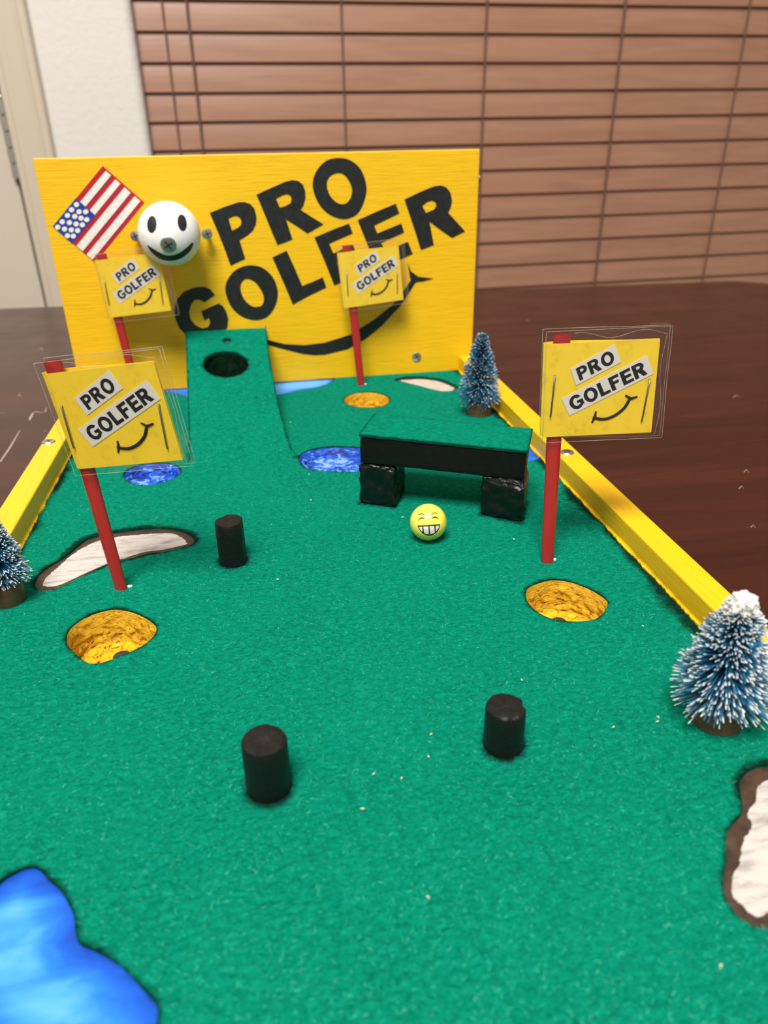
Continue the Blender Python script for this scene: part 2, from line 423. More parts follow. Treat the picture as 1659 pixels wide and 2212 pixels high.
mbd = MB(); wbox(mbd, (DLf, FACE + 2, ZF + 8), (DR, FACE + 40, DT - 4))
d1 = struct(obj('door_1', mbd, DOORP, org=wl(-620, FACE, ZF), bevel=2), 'cream painted door hung on a jointed metal hinge')
for zc_ in (172, -480, 1050):
    for k in range(5):
        h = MB(); z0 = zc_ - 58 + k * 23.4
        h.lathe([(5.0, 0), (6.5, 1), (6.5, 21), (5.0, 22)], 14, wl(DR + 2, FACE - 6, z0)); obj('hinge_knuckle', h, HINGE, d1, True, sharp=40)
    h = MB(); h.lathe([(3, 0), (5.5, 1.5), (4.5, 4), (2, 5)], 14, wl(DR + 2, FACE - 6, zc_ - 58 + 117)); obj('hinge_pin', h, HINGE, d1, True, sharp=40)

# ------------------------------------------------------------------ wooden blind
BP, BZ0 = 43.7, 370.1
bl = thing('window_blind', wl(990, 0, WB), 'closed brown wooden slat blind hanging in the window behind the table', 'blind')
slat0 = None; TILT = math.radians(9.5); SWD = 50.0
for k in range(-19, 16):
    zl = BZ0 - BP * k
    if slat0 is None:
        s_ = MB(); U0, U1 = WL0 + 1, WR0 - 8; n = 7; prof = []
        ref = np.array(wl(990, 0, zl))
        for i in range(n):          # slightly crowned wood slat, bottom edge towards the room
            t = i / (n - 1); prof.append((math.sin(TILT) * SWD * t - 0.9 * math.sin(math.pi * t), math.cos(TILT) * SWD * t))
        back = [(y + 2.7, z + 0.6) for y, z in prof[::-1]]
        pr = prof + back; m_ = len(pr)
        V = [wl(U0, v, zl + z) for v, z in pr] + [wl(U1, v, zl + z) for v, z in pr]
        F = [tuple(range(m_))[::-1], tuple(range(m_, 2 * m_))] + [(i, (i + 1) % m_, (i + 1) % m_ + m_, i + m_) for i in range(m_)]
        s_.add(V, [f[::-1] for f in F]); slat0 = obj('slat', s_, BLIND, bl); slat0_z = zl
    else:
        c = slat0.copy(); COL.objects.link(c); c.parent = bl; c.location = (0, 0, (zl - slat0_z) * MM)
mb = MB(); wbox(mb, (WL0 + 5, 2, WB + 6), (WR0 - 8, 18, WB + 36)); obj('bottom_rail', mb, BLIND, bl, bevel=2)
mb = MB(); wbox(mb, (WL0 + 3, -6, WT - 60), (WR0 - 4, 50, WT - 2)); obj('head_rail', mb, BLIND, bl, bevel=2)
for u, rr in ((30, 1.3), (69, 2.0), (321, 1.5), (576, 2.1), (834, 2.6), (1082, 2.0), (1340, 2.0), (1600, 2.0), (1860, 2.0)):
    c_ = MB(); c_.tube([wl(u, -3.2, z) for z in np.linspace(WB + 20, WT - 40, 30)], rr, 6)
    obj('ladder_cord', c_, CORD, bl, True)

# ------------------------------------------------------------------ table
TZ = -20.0
A0 = on_z([(65, 664), (1588, 606)], TZ); TA = math.atan2(A0[1][1] - A0[0][1], A0[1][0] - A0[0][0])
tx, ty = np.array([math.cos(TA), math.sin(TA), 0]), np.array([-math.sin(TA), math.cos(TA), 0])
TO = A0[0].copy(); TO[2] = 0
u_r = (on_z([(1600, 606)], TZ)[0] - TO) @ tx + 34
def tpt(u, v, z): return TO + tx * u + ty * v + np.array([0, 0, z])
outl = []
U0, U1, V0, V1, RC = -900.0, u_r, -1050.0, 0.0, 70.0
for cx_, cy_, a0 in ((U1 - RC, V1 - RC, 0), (U0 + RC, V1 - RC, 90), (U0 + RC, V0 + RC, 180), (U1 - RC, V0 + RC, 270)):
    for t in np.linspace(a0, a0 + 90, 9): outl.append((cx_ + RC * math.cos(math.radians(t)), cy_ + RC * math.sin(math.radians(t))))
tb = thing('dining_table', tpt((U0 + U1) / 2, (V0 + V1) / 2, ZF), 'dark mahogany dining table with a glossy scratched top', 'table')
mb = MB(); mb.prism([outl], TZ - 28, TZ, TO, tx, ty); tt = obj('table_top', mb, TABLE, tb, bevel=4)
mb = MB(); mb.prism([[(U0 + 120, V0 + 120), (U1 - 120, V0 + 120), (U1 - 120, V1 - 120), (U0 + 120, V1 - 120)], [(U0 + 142, V0 + 142), (U1 - 142, V0 + 142), (U1 - 142, V1 - 142), (U0 + 142, V1 - 142)]], TZ - 110, TZ - 28, TO, tx, ty); obj('apron', mb, TABLE, tb)
for u in (U0 + 110, U1 - 110):
    for v in (V0 + 110, V1 - 110):
        mb = MB(); mb.lathe([(26, 0), (34, 10), (30, 60), (42, 500), (46, 560), (46, 640), (46, TZ - 28 - ZF)], 20, tpt(u, v, ZF)); obj('leg', mb, TABLE, tb, True, sharp=40)
# pale scratches and shavings on the top
for pts, w_ in (([(0, 998), (22, 966), (43, 930)], 1.5), ([(62, 905), (70, 893), (76, 889), (88, 891), (98, 890), (100, 880)], 1.1), ([(64, 908), (68, 899), (72, 893)], 1.6),
                ([(82, 754), (88, 752), (93, 756)], 1.3), ([(38, 857), (42, 851), (46, 857)], 1.0), ([(0, 892), (10, 893)], 0.9), ([(95, 932), (100, 930)], .8),
                ([(1583, 858), (1592, 854), (1600, 858)], .8), ([(1607, 1020), (1613, 1014), (1618, 1021)], .7), ([(1596, 1056), (1602, 1050), (1606, 1055)], .6), ([(1622, 1139), (1627, 1134), (1632, 1140)], .6), ([(1404, 699), (1446, 698)], 1.2), ([(1137, 690), (1143, 694)], 1.0)):
    p = on_z(pts, TZ + .15); s_ = MB(); s_.tube(p, [w_ * .35] + [w_ * .5] * (len(p) - 2) + [w_ * .2], 5, flat=.3, side=(0, 0, 1) if False else None); obj('shaving', s_, SCRATCH, tt)

# ------------------------------------------------------------------ mini golf board
XL0, XL1, XR1, XR0 = 3.4, 15.7, 289.0, 301.3
RZ = 11.5; YF = -545.0
bd = thing('mini_golf_board', (152, -270, TZ), 'green felt mini golf board with yellow rails, ponds, cups and sand traps', 'game board')
# outlines on the turf (z = 0)
o_hFL = smooth(on_z(zc([(425, 950), (435, 900), (480, 850), (560, 800), (650, 770), (750, 755), (850, 775), (930, 810), (985, 850), (1003, 880), (985, 930), (930, 980), (850, 1025), (760, 1060), (660, 1100), (570, 1105), (520, 1075), (470, 1030), (435, 990)], 0, 1060, .33755)), 3)
o_hFR = smooth(on_z(zc([(107, 190), (115, 150), (170, 120), (260, 95), (360, 100), (450, 125), (540, 165), (610, 210), (633, 245), (610, 300), (560, 345), (500, 360), (400, 364), (300, 355), (220, 325), (160, 285), (115, 235)], 1100, 1220, .33695)), 3)
o_hB = on_z([(792 + 49.5 * math.cos(t), 863.5 + 17 * math.sin(t)) for t in np.linspace(0, 2 * math.pi, 40, endpoint=False)])
o_pM = smooth(on_z(zc([(165, 735), (185, 700), (250, 678), (340, 668), (430, 668), (500, 672), (560, 690), (585, 730), (560, 770), (500, 797), (400, 802), (300, 795), (220, 785), (185, 765)], 580, 700, .3978)), 3)
o_pL = smooth(on_z([(267, 1028), (280, 1013), (305, 1004), (340, 1000), (375, 1003), (389, 1014), (384, 1028), (350, 1043), (312, 1048), (283, 1043)]), 4)
o_pR = smooth(on_z([(1085, 968), (1120, 962), (1146, 966), (1162, 977), (1166, 988), (1150, 995), (1110, 998), (1080, 985)]), 3)
o_big = smooth(on_z(zc([(0, 350), (60, 305), (150, 258), (230, 238), (290, 262), (350, 330), (430, 400), (490, 500), (528, 590), (540, 700), (570, 785), (680, 835), (790, 893), (880, 957), (960, 1038), (1040, 1130), (1112, 1210), (1132, 1290), (1120, 1367), (1050, 1500), (800, 1640), (400, 1640), (-200, 1400), (-420, 1000), (-260, 600)], 0, 1800, .3014)), 4)
o_stR = on_z([(590, 822.5), (650, 817), (711, 813), (722, 818), (712, 829), (680, 838), (650, 842), (612, 851), (560, 858), (560, 824)])
o_stL = on_z([(340, 838), (360, 832), (420, 829), (460, 826), (460, 850), (420, 858), (404, 857), (378, 850), (355, 845)])
for o_ in (o_stR, o_stL): o_[:, 1] = np.minimum(o_[:, 1], -0.6)
o_tL = smooth(on_z(zc([(220, 590), (240, 540), (310, 480), (420, 415), (500, 345), (560, 305), (640, 280), (740, 262), (850, 248), (950, 238), (1050, 235), (1150, 250), (1220, 280), (1243, 315), (1220, 345), (1150, 365), (1050, 390), (950, 400), (850, 430), (780, 445), (690, 470), (600, 510), (520, 550), (430, 595), (350, 630), (280, 640), (235, 625)], 0, 1060, .33755)), 3)
i_tL = smooth(on_z(zc([(270, 590), (300, 540), (380, 470), (460, 400), (560, 340), (660, 303), (760, 285), (950, 268), (1100, 265), (1160, 290), (1195, 330), (1140, 345), (1040, 368), (930, 380), (800, 420), (690, 455), (560, 510), (430, 572), (350, 600), (290, 603)], 0, 1060, .33755)), 3)
o_tR = smooth(on_z(zc([(1273, 262), (1180, 265), (1080, 300), (1000, 380), (975, 480), (990, 600), (1000, 700), (985, 780), (900, 870), (840, 960), (825, 1080), (830, 1200), (820, 1350), (800, 1480), (805, 1600), (850, 1720), (950, 1850), (1080, 1950), (1180, 1990), (1273, 1995), (1450, 1950), (1620, 1700), (1680, 1200), (1600, 700), (1450, 350)], 1400, 1600, .20345)), 3)
i_tR = smooth(on_z(zc([(1273, 400), (1200, 440), (1160, 500), (1150, 620), (1080, 700), (1060, 790), (1100, 830), (1100, 920), (1030, 1020), (990, 1150), (985, 1280), (915, 1390), (890, 1560), (920, 1640), (1020, 1730), (1080, 1800), (1180, 1850), (1273, 1810), (1400, 1780), (1500, 1600), (1540, 1200), (1480, 700), (1380, 450)], 1400, 1600, .20345)), 3)
o_tB = smooth(on_z(zc([(690, 302), (740, 290), (830, 287), (920, 298), (990, 322), (1028, 345), (1000, 362), (940, 364), (860, 347), (780, 327), (720, 312)], 580, 700, .3978)), 3)
i_tB = smooth(on_z(zc([(710, 303), (760, 298), (830, 295), (920, 306), (985, 330), (1010, 346), (985, 358), (930, 357), (860, 341), (780, 321)], 580, 700, .3978)), 3)
cuts = [o_hFL, o_hFR, o_hB, o_pM, o_pL, o_pR, o_big, o_stR, o_stL, o_tL, o_tR, o_tB]
deep = [o_hFL, o_hFR, o_hB, o_pM, o_pL]
for o_ in cuts: o_[:, 0] = np.clip(o_[:, 0], XL1 + .6, XR1 - .6)

mb = MB(); rect = [(XL1 + .2, YF), (XR1 - .2, YF), (XR1 - .2, -.3), (XL1 + .2, -.3)]
# shrink-proof: board pockets a little wider than the felt openings
def grow(lp, d):
    lp = np.asarray(lp)[:, :2]; c = lp.mean(0); v = lp - c; L = np.linalg.norm(v, axis=1)[:, None]; return c + v * (1 + d / L)
mb.prism([rect] + [grow(l, .5) for l in deep], TZ + .2, -2.2); obj('base_board', mb, MDF, bd)

# ground shape of the felt: gentle lumps
def felt_z(x, y):
    return 0.45 * noise.noise(Vector((x * .028, y * .022, 3.1))) + 0.18 * noise.noise(Vector((x * .09, y * .08, 7.7)))
peg_spots = [(124.6, -402.5, 6.6, 17.7), (196.6, -399.5, 6.25, 15.2), (113.6, -269.5, 6.4, 20.3)]
# ramp edges from their pixels on the ramp plane z = RH(1+y/RL)
RH, RL = 42.5, 152.0
def on_ramp(px):
    d = rays(px); k = RH / RL
    t = (RH + k * CAM[1] - CAM[2]) / (d[:, 2] - k * d[:, 1]); return CAM + d * t[:, None]
r_right = on_ramp([(575, 708), (581, 764), (590, 812), (597, 850), (607, 893), (621, 945), (634, 979), (640, 988)])
r_left = on_ramp([(400, 716), (402, 760), (404, 820), (406, 880), (408, 940), (409, 985), (409, 996)])
legs_fp = [[(176.6, -223.8), (194.0, -232.9), (203.5, -212.6), (187.0, -203.5)], [(233.2, -249.0), (250.8, -262.0), (261.4, -239.0), (244.5, -226.5)]]

rs = np.random.RandomState(5)
gx = np.arange(XL1 + 1.2, XR1 - .8, 1.6); gy = np.arange(YF + 1, -1.2, 1.6)
G = np.stack(np.meshgrid(gx, gy), -1).reshape(-1, 2) + rs.uniform(-.35, .35, (len(gx) * len(gy), 2))
ok = np.ones(len(G), bool)
for c in cuts:
    lo, hi = c[:, :2].min(0) - 1, c[:, :2].max(0) + 1
    m_ = np.where(((G > lo) & (G < hi)).all(1))[0]
    ok[m_] &= ~inside(c, G[m_]) & (edge_dist(c, G[m_]) > .6)
G = G[ok]
def dense(lp, step=1.6):
    lp = np.asarray(lp)[:, :2]; out = []
    for a, b in zip(lp, np.roll(lp, -1, 0)):
        n = max(1, int(np.linalg.norm(b - a) / step)); out += [a + (b - a) * i / n for i in range(n)]
    return np.array(out)
loops = [dense([(XL1 + .1, YF), (XR1 - .1, YF), (XR1 - .1, -.2), (XL1 + .1, -.2)])] + [c[:, :2] for c in cuts]
fv, ff = tri2d(loops, G)
fz = np.array([felt_z(x, y) for x, y in fv])
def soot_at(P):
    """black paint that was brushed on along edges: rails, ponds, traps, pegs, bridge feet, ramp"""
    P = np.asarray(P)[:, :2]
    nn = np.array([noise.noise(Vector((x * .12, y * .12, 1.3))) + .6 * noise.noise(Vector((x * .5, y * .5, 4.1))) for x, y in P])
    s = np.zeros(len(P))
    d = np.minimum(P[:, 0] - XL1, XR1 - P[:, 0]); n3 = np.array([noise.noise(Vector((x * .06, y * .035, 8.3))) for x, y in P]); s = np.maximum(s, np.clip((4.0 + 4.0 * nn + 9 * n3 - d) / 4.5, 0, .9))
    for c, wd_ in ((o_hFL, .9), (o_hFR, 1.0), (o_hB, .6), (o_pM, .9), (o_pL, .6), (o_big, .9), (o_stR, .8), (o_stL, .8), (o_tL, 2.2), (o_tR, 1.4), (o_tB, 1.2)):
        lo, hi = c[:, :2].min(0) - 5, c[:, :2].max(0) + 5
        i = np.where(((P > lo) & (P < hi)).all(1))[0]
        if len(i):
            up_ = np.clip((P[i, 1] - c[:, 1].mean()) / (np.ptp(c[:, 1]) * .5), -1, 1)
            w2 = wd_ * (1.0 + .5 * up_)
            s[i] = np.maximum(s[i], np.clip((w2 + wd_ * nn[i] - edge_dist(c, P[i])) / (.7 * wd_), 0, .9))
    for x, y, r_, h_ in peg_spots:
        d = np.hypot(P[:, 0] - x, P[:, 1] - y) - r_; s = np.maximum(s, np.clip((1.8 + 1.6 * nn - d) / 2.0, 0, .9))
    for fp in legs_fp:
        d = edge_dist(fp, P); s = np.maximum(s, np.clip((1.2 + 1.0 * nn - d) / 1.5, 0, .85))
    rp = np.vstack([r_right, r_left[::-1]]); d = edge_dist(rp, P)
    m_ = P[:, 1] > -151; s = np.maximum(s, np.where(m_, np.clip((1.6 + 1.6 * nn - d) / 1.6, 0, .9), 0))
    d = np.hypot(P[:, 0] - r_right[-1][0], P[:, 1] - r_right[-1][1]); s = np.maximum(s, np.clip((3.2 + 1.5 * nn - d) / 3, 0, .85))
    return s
nV = len(fv); mb = MB()
V = np.column_stack([fv, fz]); mb.add(V, ff)
de = np.vstack([ff[:, [0, 1]], ff[:, [1, 2]], ff[:, [2, 0]]]); ky = np.sort(de, 1); ky = ky[:, 0] * (nV + 1) + ky[:, 1]
u_, inv_, cnt_ = np.unique(ky, return_inverse=True, return_counts=True); be = de[cnt_[inv_.ravel()] == 1]
lowmap = {}; 
for e in be:
    for i in e:
        if i not in lowmap: lowmap[i] = len(mb.v); mb.v.append((fv[i][0], fv[i][1], -2.1))
mb.f += [(e[1], e[0], lowmap[e[0]], lowmap[e[1]]) for e in be]; mb.m += [0] * len(be)
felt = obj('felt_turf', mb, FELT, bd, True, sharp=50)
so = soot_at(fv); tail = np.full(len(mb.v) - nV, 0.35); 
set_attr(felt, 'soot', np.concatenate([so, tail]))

# loose fibres of the felt
def fibres(n, sampler, seed, name, parent, zf, sootf):
    r = np.random.RandomState(seed); P = sampler(n, r); n = len(P)
    ang = r.normal(0, .75, n) + np.where(r.rand(n) < .5, 0, math.pi) + .25 * np.sin(P[:, 0] * .03 + P[:, 1] * .02)
    L = r.uniform(.5, 1.7, n); bend = r.normal(0, .9, n); w = r.uniform(.018, .042, n)
    rise = np.abs(r.normal(0, .22, n)) + .05
    c0 = np.column_stack([P, zf(P)]) 
    d1 = np.column_stack([np.cos(ang), np.sin(ang), np.zeros(n)]); a2 = ang + bend
    d2 = np.column_stack([np.cos(a2), np.sin(a2), np.zeros(n)])
    up = np.array([0, 0, 1.]);
    p0 = c0 - up * .05; p1 = p0 + d1 * (L * .5)[:, None] + up * (rise)[:, None]; p2 = p1 + d2 * (L * .5)[:, None] + up * (rise * r.uniform(-.6, .9, n))[:, None]
    s1 = np.column_stack([-np.sin(ang), np.cos(ang), r.uniform(-.6, .6, n)]) * w[:, None]
    V = np.stack([p0 - s1, p0 + s1, p1 - s1, p1 + s1, p2 - s1 * .5, p2 + s1 * .5], 1).reshape(-1, 3)
    b = np.arange(n)[:, None] * 6
    F = np.concatenate([b + [0, 1, 3, 2], b + [2, 3, 5, 4]], 1).reshape(-1, 4)
    me = bpy.data.meshes.new(name); o_ = ORG[parent.name]
    me.vertices.add(len(V)); me.vertices.foreach_set('co', ((V - o_) * MM).astype(np.float32).ravel())
    me.loops.add(F.size); me.loops.foreach_set('vertex_index', F.astype(np.int32).ravel())
    me.polygons.add(len(F)); me.polygons.foreach_set('loop_start', np.arange(0, F.size, 4, dtype=np.int32))
    me.update(calc_edges=True); me.materials.append(FUZZ)
    o = bpy.data.objects.new(name, me); COL.objects.link(o); o.parent = parent; ORG[o.name] = o_
    sh = np.clip(r.normal(.52, .28, n), 0, 1); sh[r.rand(n) < .012] = 1
    set_attr(o, 'shade', np.repeat(sh, 6)); set_attr(o, 'soot', np.repeat(sootf(P), 6)); o['kind'] = 'stuff'; return o
def samp_turf(n, r):
    y = -500 + 500 * r.rand(n) ** 1.45; x = r.uniform(XL1 + 1, XR1 - 1, n); P = np.column_stack([x, y])
    ok = np.ones(n, bool)
    for c in cuts:
        lo, hi = c[:, :2].min(0), c[:, :2].max(0); i = np.where(((P > lo) & (P < hi)).all(1))[0]; ok[i] &= ~inside(c, P[i])
    ok &= ~inside(np.vstack([r_right, r_left[::-1]]), P)
    for x_, y_, r_, h_ in peg_spots: ok &= np.hypot(P[:, 0] - x_, P[:, 1] - y_) > r_ - .3
    # keep only what a person at the table end could see: nothing under the bridge feet
    for fp in legs_fp: ok &= ~inside(fp, P)
    return P[ok]
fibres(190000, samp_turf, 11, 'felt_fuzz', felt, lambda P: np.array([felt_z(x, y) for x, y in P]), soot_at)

# rails
for (a, b), sx in (((XL0, XL1), 7.0), ((XR1, XR0), 294.8)):
    mb = MB(); mb.box((a, YF, TZ + .1), (b, -.3, RZ)); rl = obj('rail', mb, Y_RAIL, bd, bevel=.7)
    pr_ = MB(); sg = 1 if sx < 100 else -1; xi = b if sx < 100 else a; ys = np.arange(YF + 2, -2, 1.1); rr_ = np.random.RandomState(int(sx))
    wv_ = np.array([max(.15, .75 + .9 * noise.noise(Vector((sx, y * .12, 0))) + .7 * noise.noise(Vector((sx, y * .6, 5)))) for y in ys])
    V_ = [];
    for y_, w_ in zip(ys, wv_): V_ += [(xi - sg * .05, y_, 2.0), (xi + sg * .25 * w_, y_, 1.2), (xi + sg * w_, y_ + rr_.uniform(-.4, .4), .55 + .25 * rr_.rand()), (xi + sg * w_ * .9, y_, -.5), (xi - sg * .05, y_, -.5)]
    F_ = [(5 * i + k, 5 * i + k + 1, 5 * i + k + 6, 5 * i + k + 5) for i in range(len(ys) - 1) for k in range(4)]
    if sg > 0: F_ = [f[::-1] for f in F_]
    pr_.add(V_, F_); obj('paint_ridge', pr_, Y_RAIL, rl)
    sy_ = -129.4 if sx < 100 else -207.6
    s_ = MB(); s_.lathe([(3.6, -.2), (3.9, .2), (3.4, .75), (2.2, .95), (.01, 1.0)], 20, (sx, sy_, RZ))
    for ang in (.6, .6 + math.pi / 2):
        c_, s2 = math.cos(ang), math.sin(ang); q = [(2.2, .35), (-2.2, .35), (-2.2, -.35), (2.2, -.35)]
        pts = [(sx + c_ * x - s2 * y, sy_ + s2 * x + c_ * y) for x, y in q]
        s_.hexa([(x, y, RZ + .5) for x, y in pts[::-1]] + [(x, y, RZ + 1.06) for x, y in pts[::-1]], 1)
    obj('screw', s_, [ZINC, RECESS], rl, True, sharp=35)

# cups and ponds
def crater(lp, depth, taper, seed, amp, rings=9):
    lp = dense(grow(lp, -.05), .8); c = lp.mean(0); n = len(lp); V = []; F = []
    prof = [(1 - (1 - taper) * t, -.45 - (depth - .45) * t) for t in np.linspace(0, 1, rings)] + [(taper * .66, -depth - .3), (taper * .33, -depth - .2)]
    for j, (s, z) in enumerate(prof):
        for i, p in enumerate(lp):
            q = c + (p - c) * s
            a = amp * min(1, j / 4) * noise.fractal(Vector((q[0] * .3, q[1] * .3, z * .55 + seed)), .7, 2.2, 5)
            if j < rings * .6: a = min(a, 0.)
            q = q + (p - c) / (np.linalg.norm(p - c) + 1e-6) * a
            V.append((q[0], q[1], z + (.5 * a if j else 0)))
    m = len(prof)
    for j in range(m - 1):
        for i in range(n):
            i2 = (i + 1) % n; F.append((j * n + i, (j + 1) * n + i, (j + 1) * n + i2, j * n + i2))
    V.append((c[0], c[1], -depth)); k = len(V) - 1
    F += [((m - 1) * n + i, k, (m - 1) * n + (i + 1) % n) for i in range(n)]
    mb = MB(); mb.add(V, F); return mb, c
for lp, sd in ((o_hFL, 1.), (o_hFR, 5.), (o_hB, 9.)):
    mb, c = crater(lp, 14.5, .93, sd, 1.3, 18); cp = obj('cup', mb, Y_CUP, bd, True)
    s_ = MB(); s_.lathe([(3.2, -.6), (3.4, .3), (2.6, .9), (.01, 1.1)], 16, (c[0] + 1.5, c[1] + 4.2, -14.2)); obj('cup_screw', s_, RECESS, cp, True)
for lp, sd in ((o_pM, 3.), (o_pL, 7.)):
    mb, c = crater(lp, 5.0, .78, sd, 1.5, 12); p_ = obj('water_hazard', mb, POND_DEEP, bd, True)
    v = np.asarray(mb.v); set_attr(p_, 'edge', np.clip(edge_dist(lp, v) / 9.0, 0, 1) * .18 - .30)
def slab(name, lp, z0, z1, m, parent, step=2.0, soft=9.0, amt=.6):
    lp = dense(lp, step); lo, hi = lp.min(0), lp.max(0)
    gx, gy = np.arange(lo[0], hi[0], step), np.arange(lo[1], hi[1], step)
    g = np.stack(np.meshgrid(gx, gy), -1).reshape(-1, 2)
    g = g[inside(lp, g)]; g = g[edge_dist(lp, g) > .6] if len(g) else None
    v, f = tri2d([lp], g); n = len(v); mb = MB()
    mb.add(np.column_stack([v, np.full(n, z1)]), f)
    de = np.vstack([f[:, [0, 1]], f[:, [1, 2]], f[:, [2, 0]]]); ky = np.sort(de, 1); ky = ky[:, 0] * (n + 1) + ky[:, 1]
    u, inv, cnt = np.unique(ky, return_inverse=True, return_counts=True); be = de[cnt[inv.ravel()] == 1]
    mp = {}
    for e in be:
        for i in e:
            if i not in mp: mp[i] = len(mb.v); mb.v.append((v[i][0], v[i][1], z0))
    mb.f += [(e[1], e[0], mp[e[0]], mp[e[1]]) for e in be]; mb.m += [0] * len(be)
    o = obj(name, mb, m, parent); vv = np.asarray(mb.v)
    set_attr(o, 'edge', np.clip((edge_dist(lp, vv) - .2) / soft, 0, 1) * amt); return o
slab('pond', grow(o_big, .4), -2.1, -.9, POND, bd, 1.5, 9.0, .55)
slab('pond', grow(o_pR, .3), -2.1, -.6, POND, bd, 1.5, 4, .25)
slab('pond', grow(o_stR, .2), -2.1, -.5, POND, bd, 1.5, 4, .7)
slab('pond', grow(o_stL, .2), -2.1, -.5, POND, bd, 1.5, 5, .3)
for o1, i1, sd in ((o_tL, i_tL, 2.), (o_tR, i_tR, 6.), (o_tB, i_tB, 8.)):
    t_ = slab('sand_trap', grow(o1, .3), -2.1, -1.0, SOIL, bd, 1.6)
    i2 = wobble(wobble(dense(i1, .45)[:, :2], .5, .55, sd), .45, 1.9, sd + 3); i2[:, 0] = np.minimum(i2[:, 0], XR1 - 2)
    slab('sand_paint', i2, -1.05, -.75, SAND, t_, 1.6)

# ramp: wedge, felt skin with a hole through it
fr_ = r_right[-1] + (r_right[-1] - r_right[-2]) / abs(r_right[-1][1] - r_right[-2][1]) * 6; fl_ = r_left[-1] + np.array([0, -7., 0])
rp = np.vstack([r_right, [fr_], [fl_], r_left[::-1]]); rp[:, 1] = np.minimum(rp[:, 1], -.5)
tl, tr = rp[-1].copy(), rp[0].copy()
def ramp_z(y): return RH * (1 + y / RL)
e_h = on_ramp([(488 + 48 * math.cos(t), 787 + 27.5 * math.sin(t)) for t in np.linspace(0, 2 * math.pi, 36, endpoint=False)])
e_h = wobble(e_h, .5, .4, 2.)
e_s = on_ramp([(490 + 9 * math.cos(t), 735 + 4.5 * math.sin(t)) for t in np.linspace(0, 2 * math.pi, 14, endpoint=False)])
rd = dense(rp, 1.6); lo, hi = rd.min(0), rd.max(0)
g = np.stack(np.meshgrid(np.arange(lo[0], hi[0], 1.6), np.arange(lo[1], hi[1], 1.6)), -1).reshape(-1, 2)
g = g[inside(rd, g)]; g = g[edge_dist(rd, g) > .5]
for e in (e_h, e_s): g = g[~inside(e, g)]; g = g[edge_dist(e, g) > .4]
v, f = tri2d([rd, e_h[:, :2], e_s[:, :2]], g); n = len(v)
zz = np.array([ramp_z(y) for x, y in v]) + .25 * np.array([noise.noise(Vector((x * .06, y * .06, 9))) for x, y in v])
zz = np.maximum(zz, -1.7)
mb = MB(); mb.add(np.column_stack([v, zz]), f)
de = np.vstack([f[:, [0, 1]], f[:, [1, 2]], f[:, [2, 0]]]); ky = np.sort(de, 1); ky = ky[:, 0] * (n + 1) + ky[:, 1]
u, inv, cnt = np.unique(ky, return_inverse=True, return_counts=True); be = de[cnt[inv.ravel()] == 1]; mp = {}
for e in be:
    for i in e:
        if i not in mp: mp[i] = len(mb.v); mb.v.append((v[i][0], v[i][1], max(zz[i] - 2, -2.0)))
mb.f += [(e[1], e[0], mp[e[0]], mp[e[1]]) for e in be]; mb.m += [0] * len(be)
body = MB()
rb_ = np.asarray(grow(rp, -.7)); bv, bf = tri2d([dense(rb_, 4), grow(e_h, .4)]); nb = len(bv)
top = np.array([max(ramp_z(y) - 1.9, -1.95) for x, y in bv])
body.add(np.column_stack([bv, top]), bf)
de2 = np.vstack([bf[:, [0, 1]], bf[:, [1, 2]], bf[:, [2, 0]]]); ky = np.sort(de2, 1); ky = ky[:, 0] * (nb + 1) + ky[:, 1]
u, inv, cnt = np.unique(ky, return_inverse=True, return_counts=True)
for e in de2[cnt[inv.ravel()] == 1]:
    a, b = bv[e[0]], bv[e[1]]
    body.add([(b[0], b[1], top[e[1]]), (a[0], a[1], top[e[0]]), (a[0], a[1], -2.0), (b[0], b[1], -2.0)], [(0, 1, 2, 3)])
rmp = obj('ramp', body, BLK_DECK, bd)
skin = obj('ramp_felt', mb, FELT, rmp, True, sharp=50)
def ramp_soot(P):
    P = np.asarray(P)[:, :2]
    nn = np.array([noise.noise(Vector((x * .2, y * .2, 2.2))) + .6 * noise.noise(Vector((x * .7, y * .7, 5.))) for x, y in P])
    m_ = np.where((P[:, 1] > -148) & (P[:, 1] < -3), 1., 0.)
    side = np.minimum(np.abs(P[:, 0] - np.interp(P[:, 1], r_right[::-1, 1], r_right[::-1, 0])), np.abs(P[:, 0] - np.interp(P[:, 1], r_left[::-1, 1], r_left[::-1, 0])))
    s = m_ * np.clip((1.0 + .8 * nn - side) / 1.0, 0, .92)
    s = np.maximum(s, np.clip((1.6 + 1.2 * nn - edge_dist(e_h, P)) / 1.6, 0, .85))
    return np.maximum(s, np.clip((.7 + .6 * nn - edge_dist(e_s, P)) / .8, 0, .85))
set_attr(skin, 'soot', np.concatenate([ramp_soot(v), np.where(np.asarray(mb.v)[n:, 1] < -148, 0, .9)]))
def samp_ramp(n, r):
    P = np.column_stack([r.uniform(80, 150, n), r.uniform(-151, -2, n)]); return P[inside(rd, P) & ~inside(e_h, P)]
fibres(26000, samp_ramp, 21, 'ramp_fuzz', rmp, lambda P: np.array([ramp_z(y) for x, y in P]), ramp_soot)
hl = MB(); eh = dense(grow(e_h, .3), 1.5); k = len(eh)
V = [(p[0], p[1], ramp_z(p[1]) - 1.2) for p in eh] + [(p[0], p[1], 2.0) for p in eh]
hl.add(V, [(i + k, (i + 1) % k + k, (i + 1) % k, i) for i in range(k)] + [tuple(range(k, 2 * k))]); obj('ramp_hole', hl, DARKHOLE, rmp, True, sharp=40)
c = e_s.mean(0); s_ = MB(); s_.lathe([(2.4, -.8), (2.2, -.2), (.01, 0)], 14, c - np.array([0, 0, 1.0])); obj('screw', s_, ZINC, rmp, True)

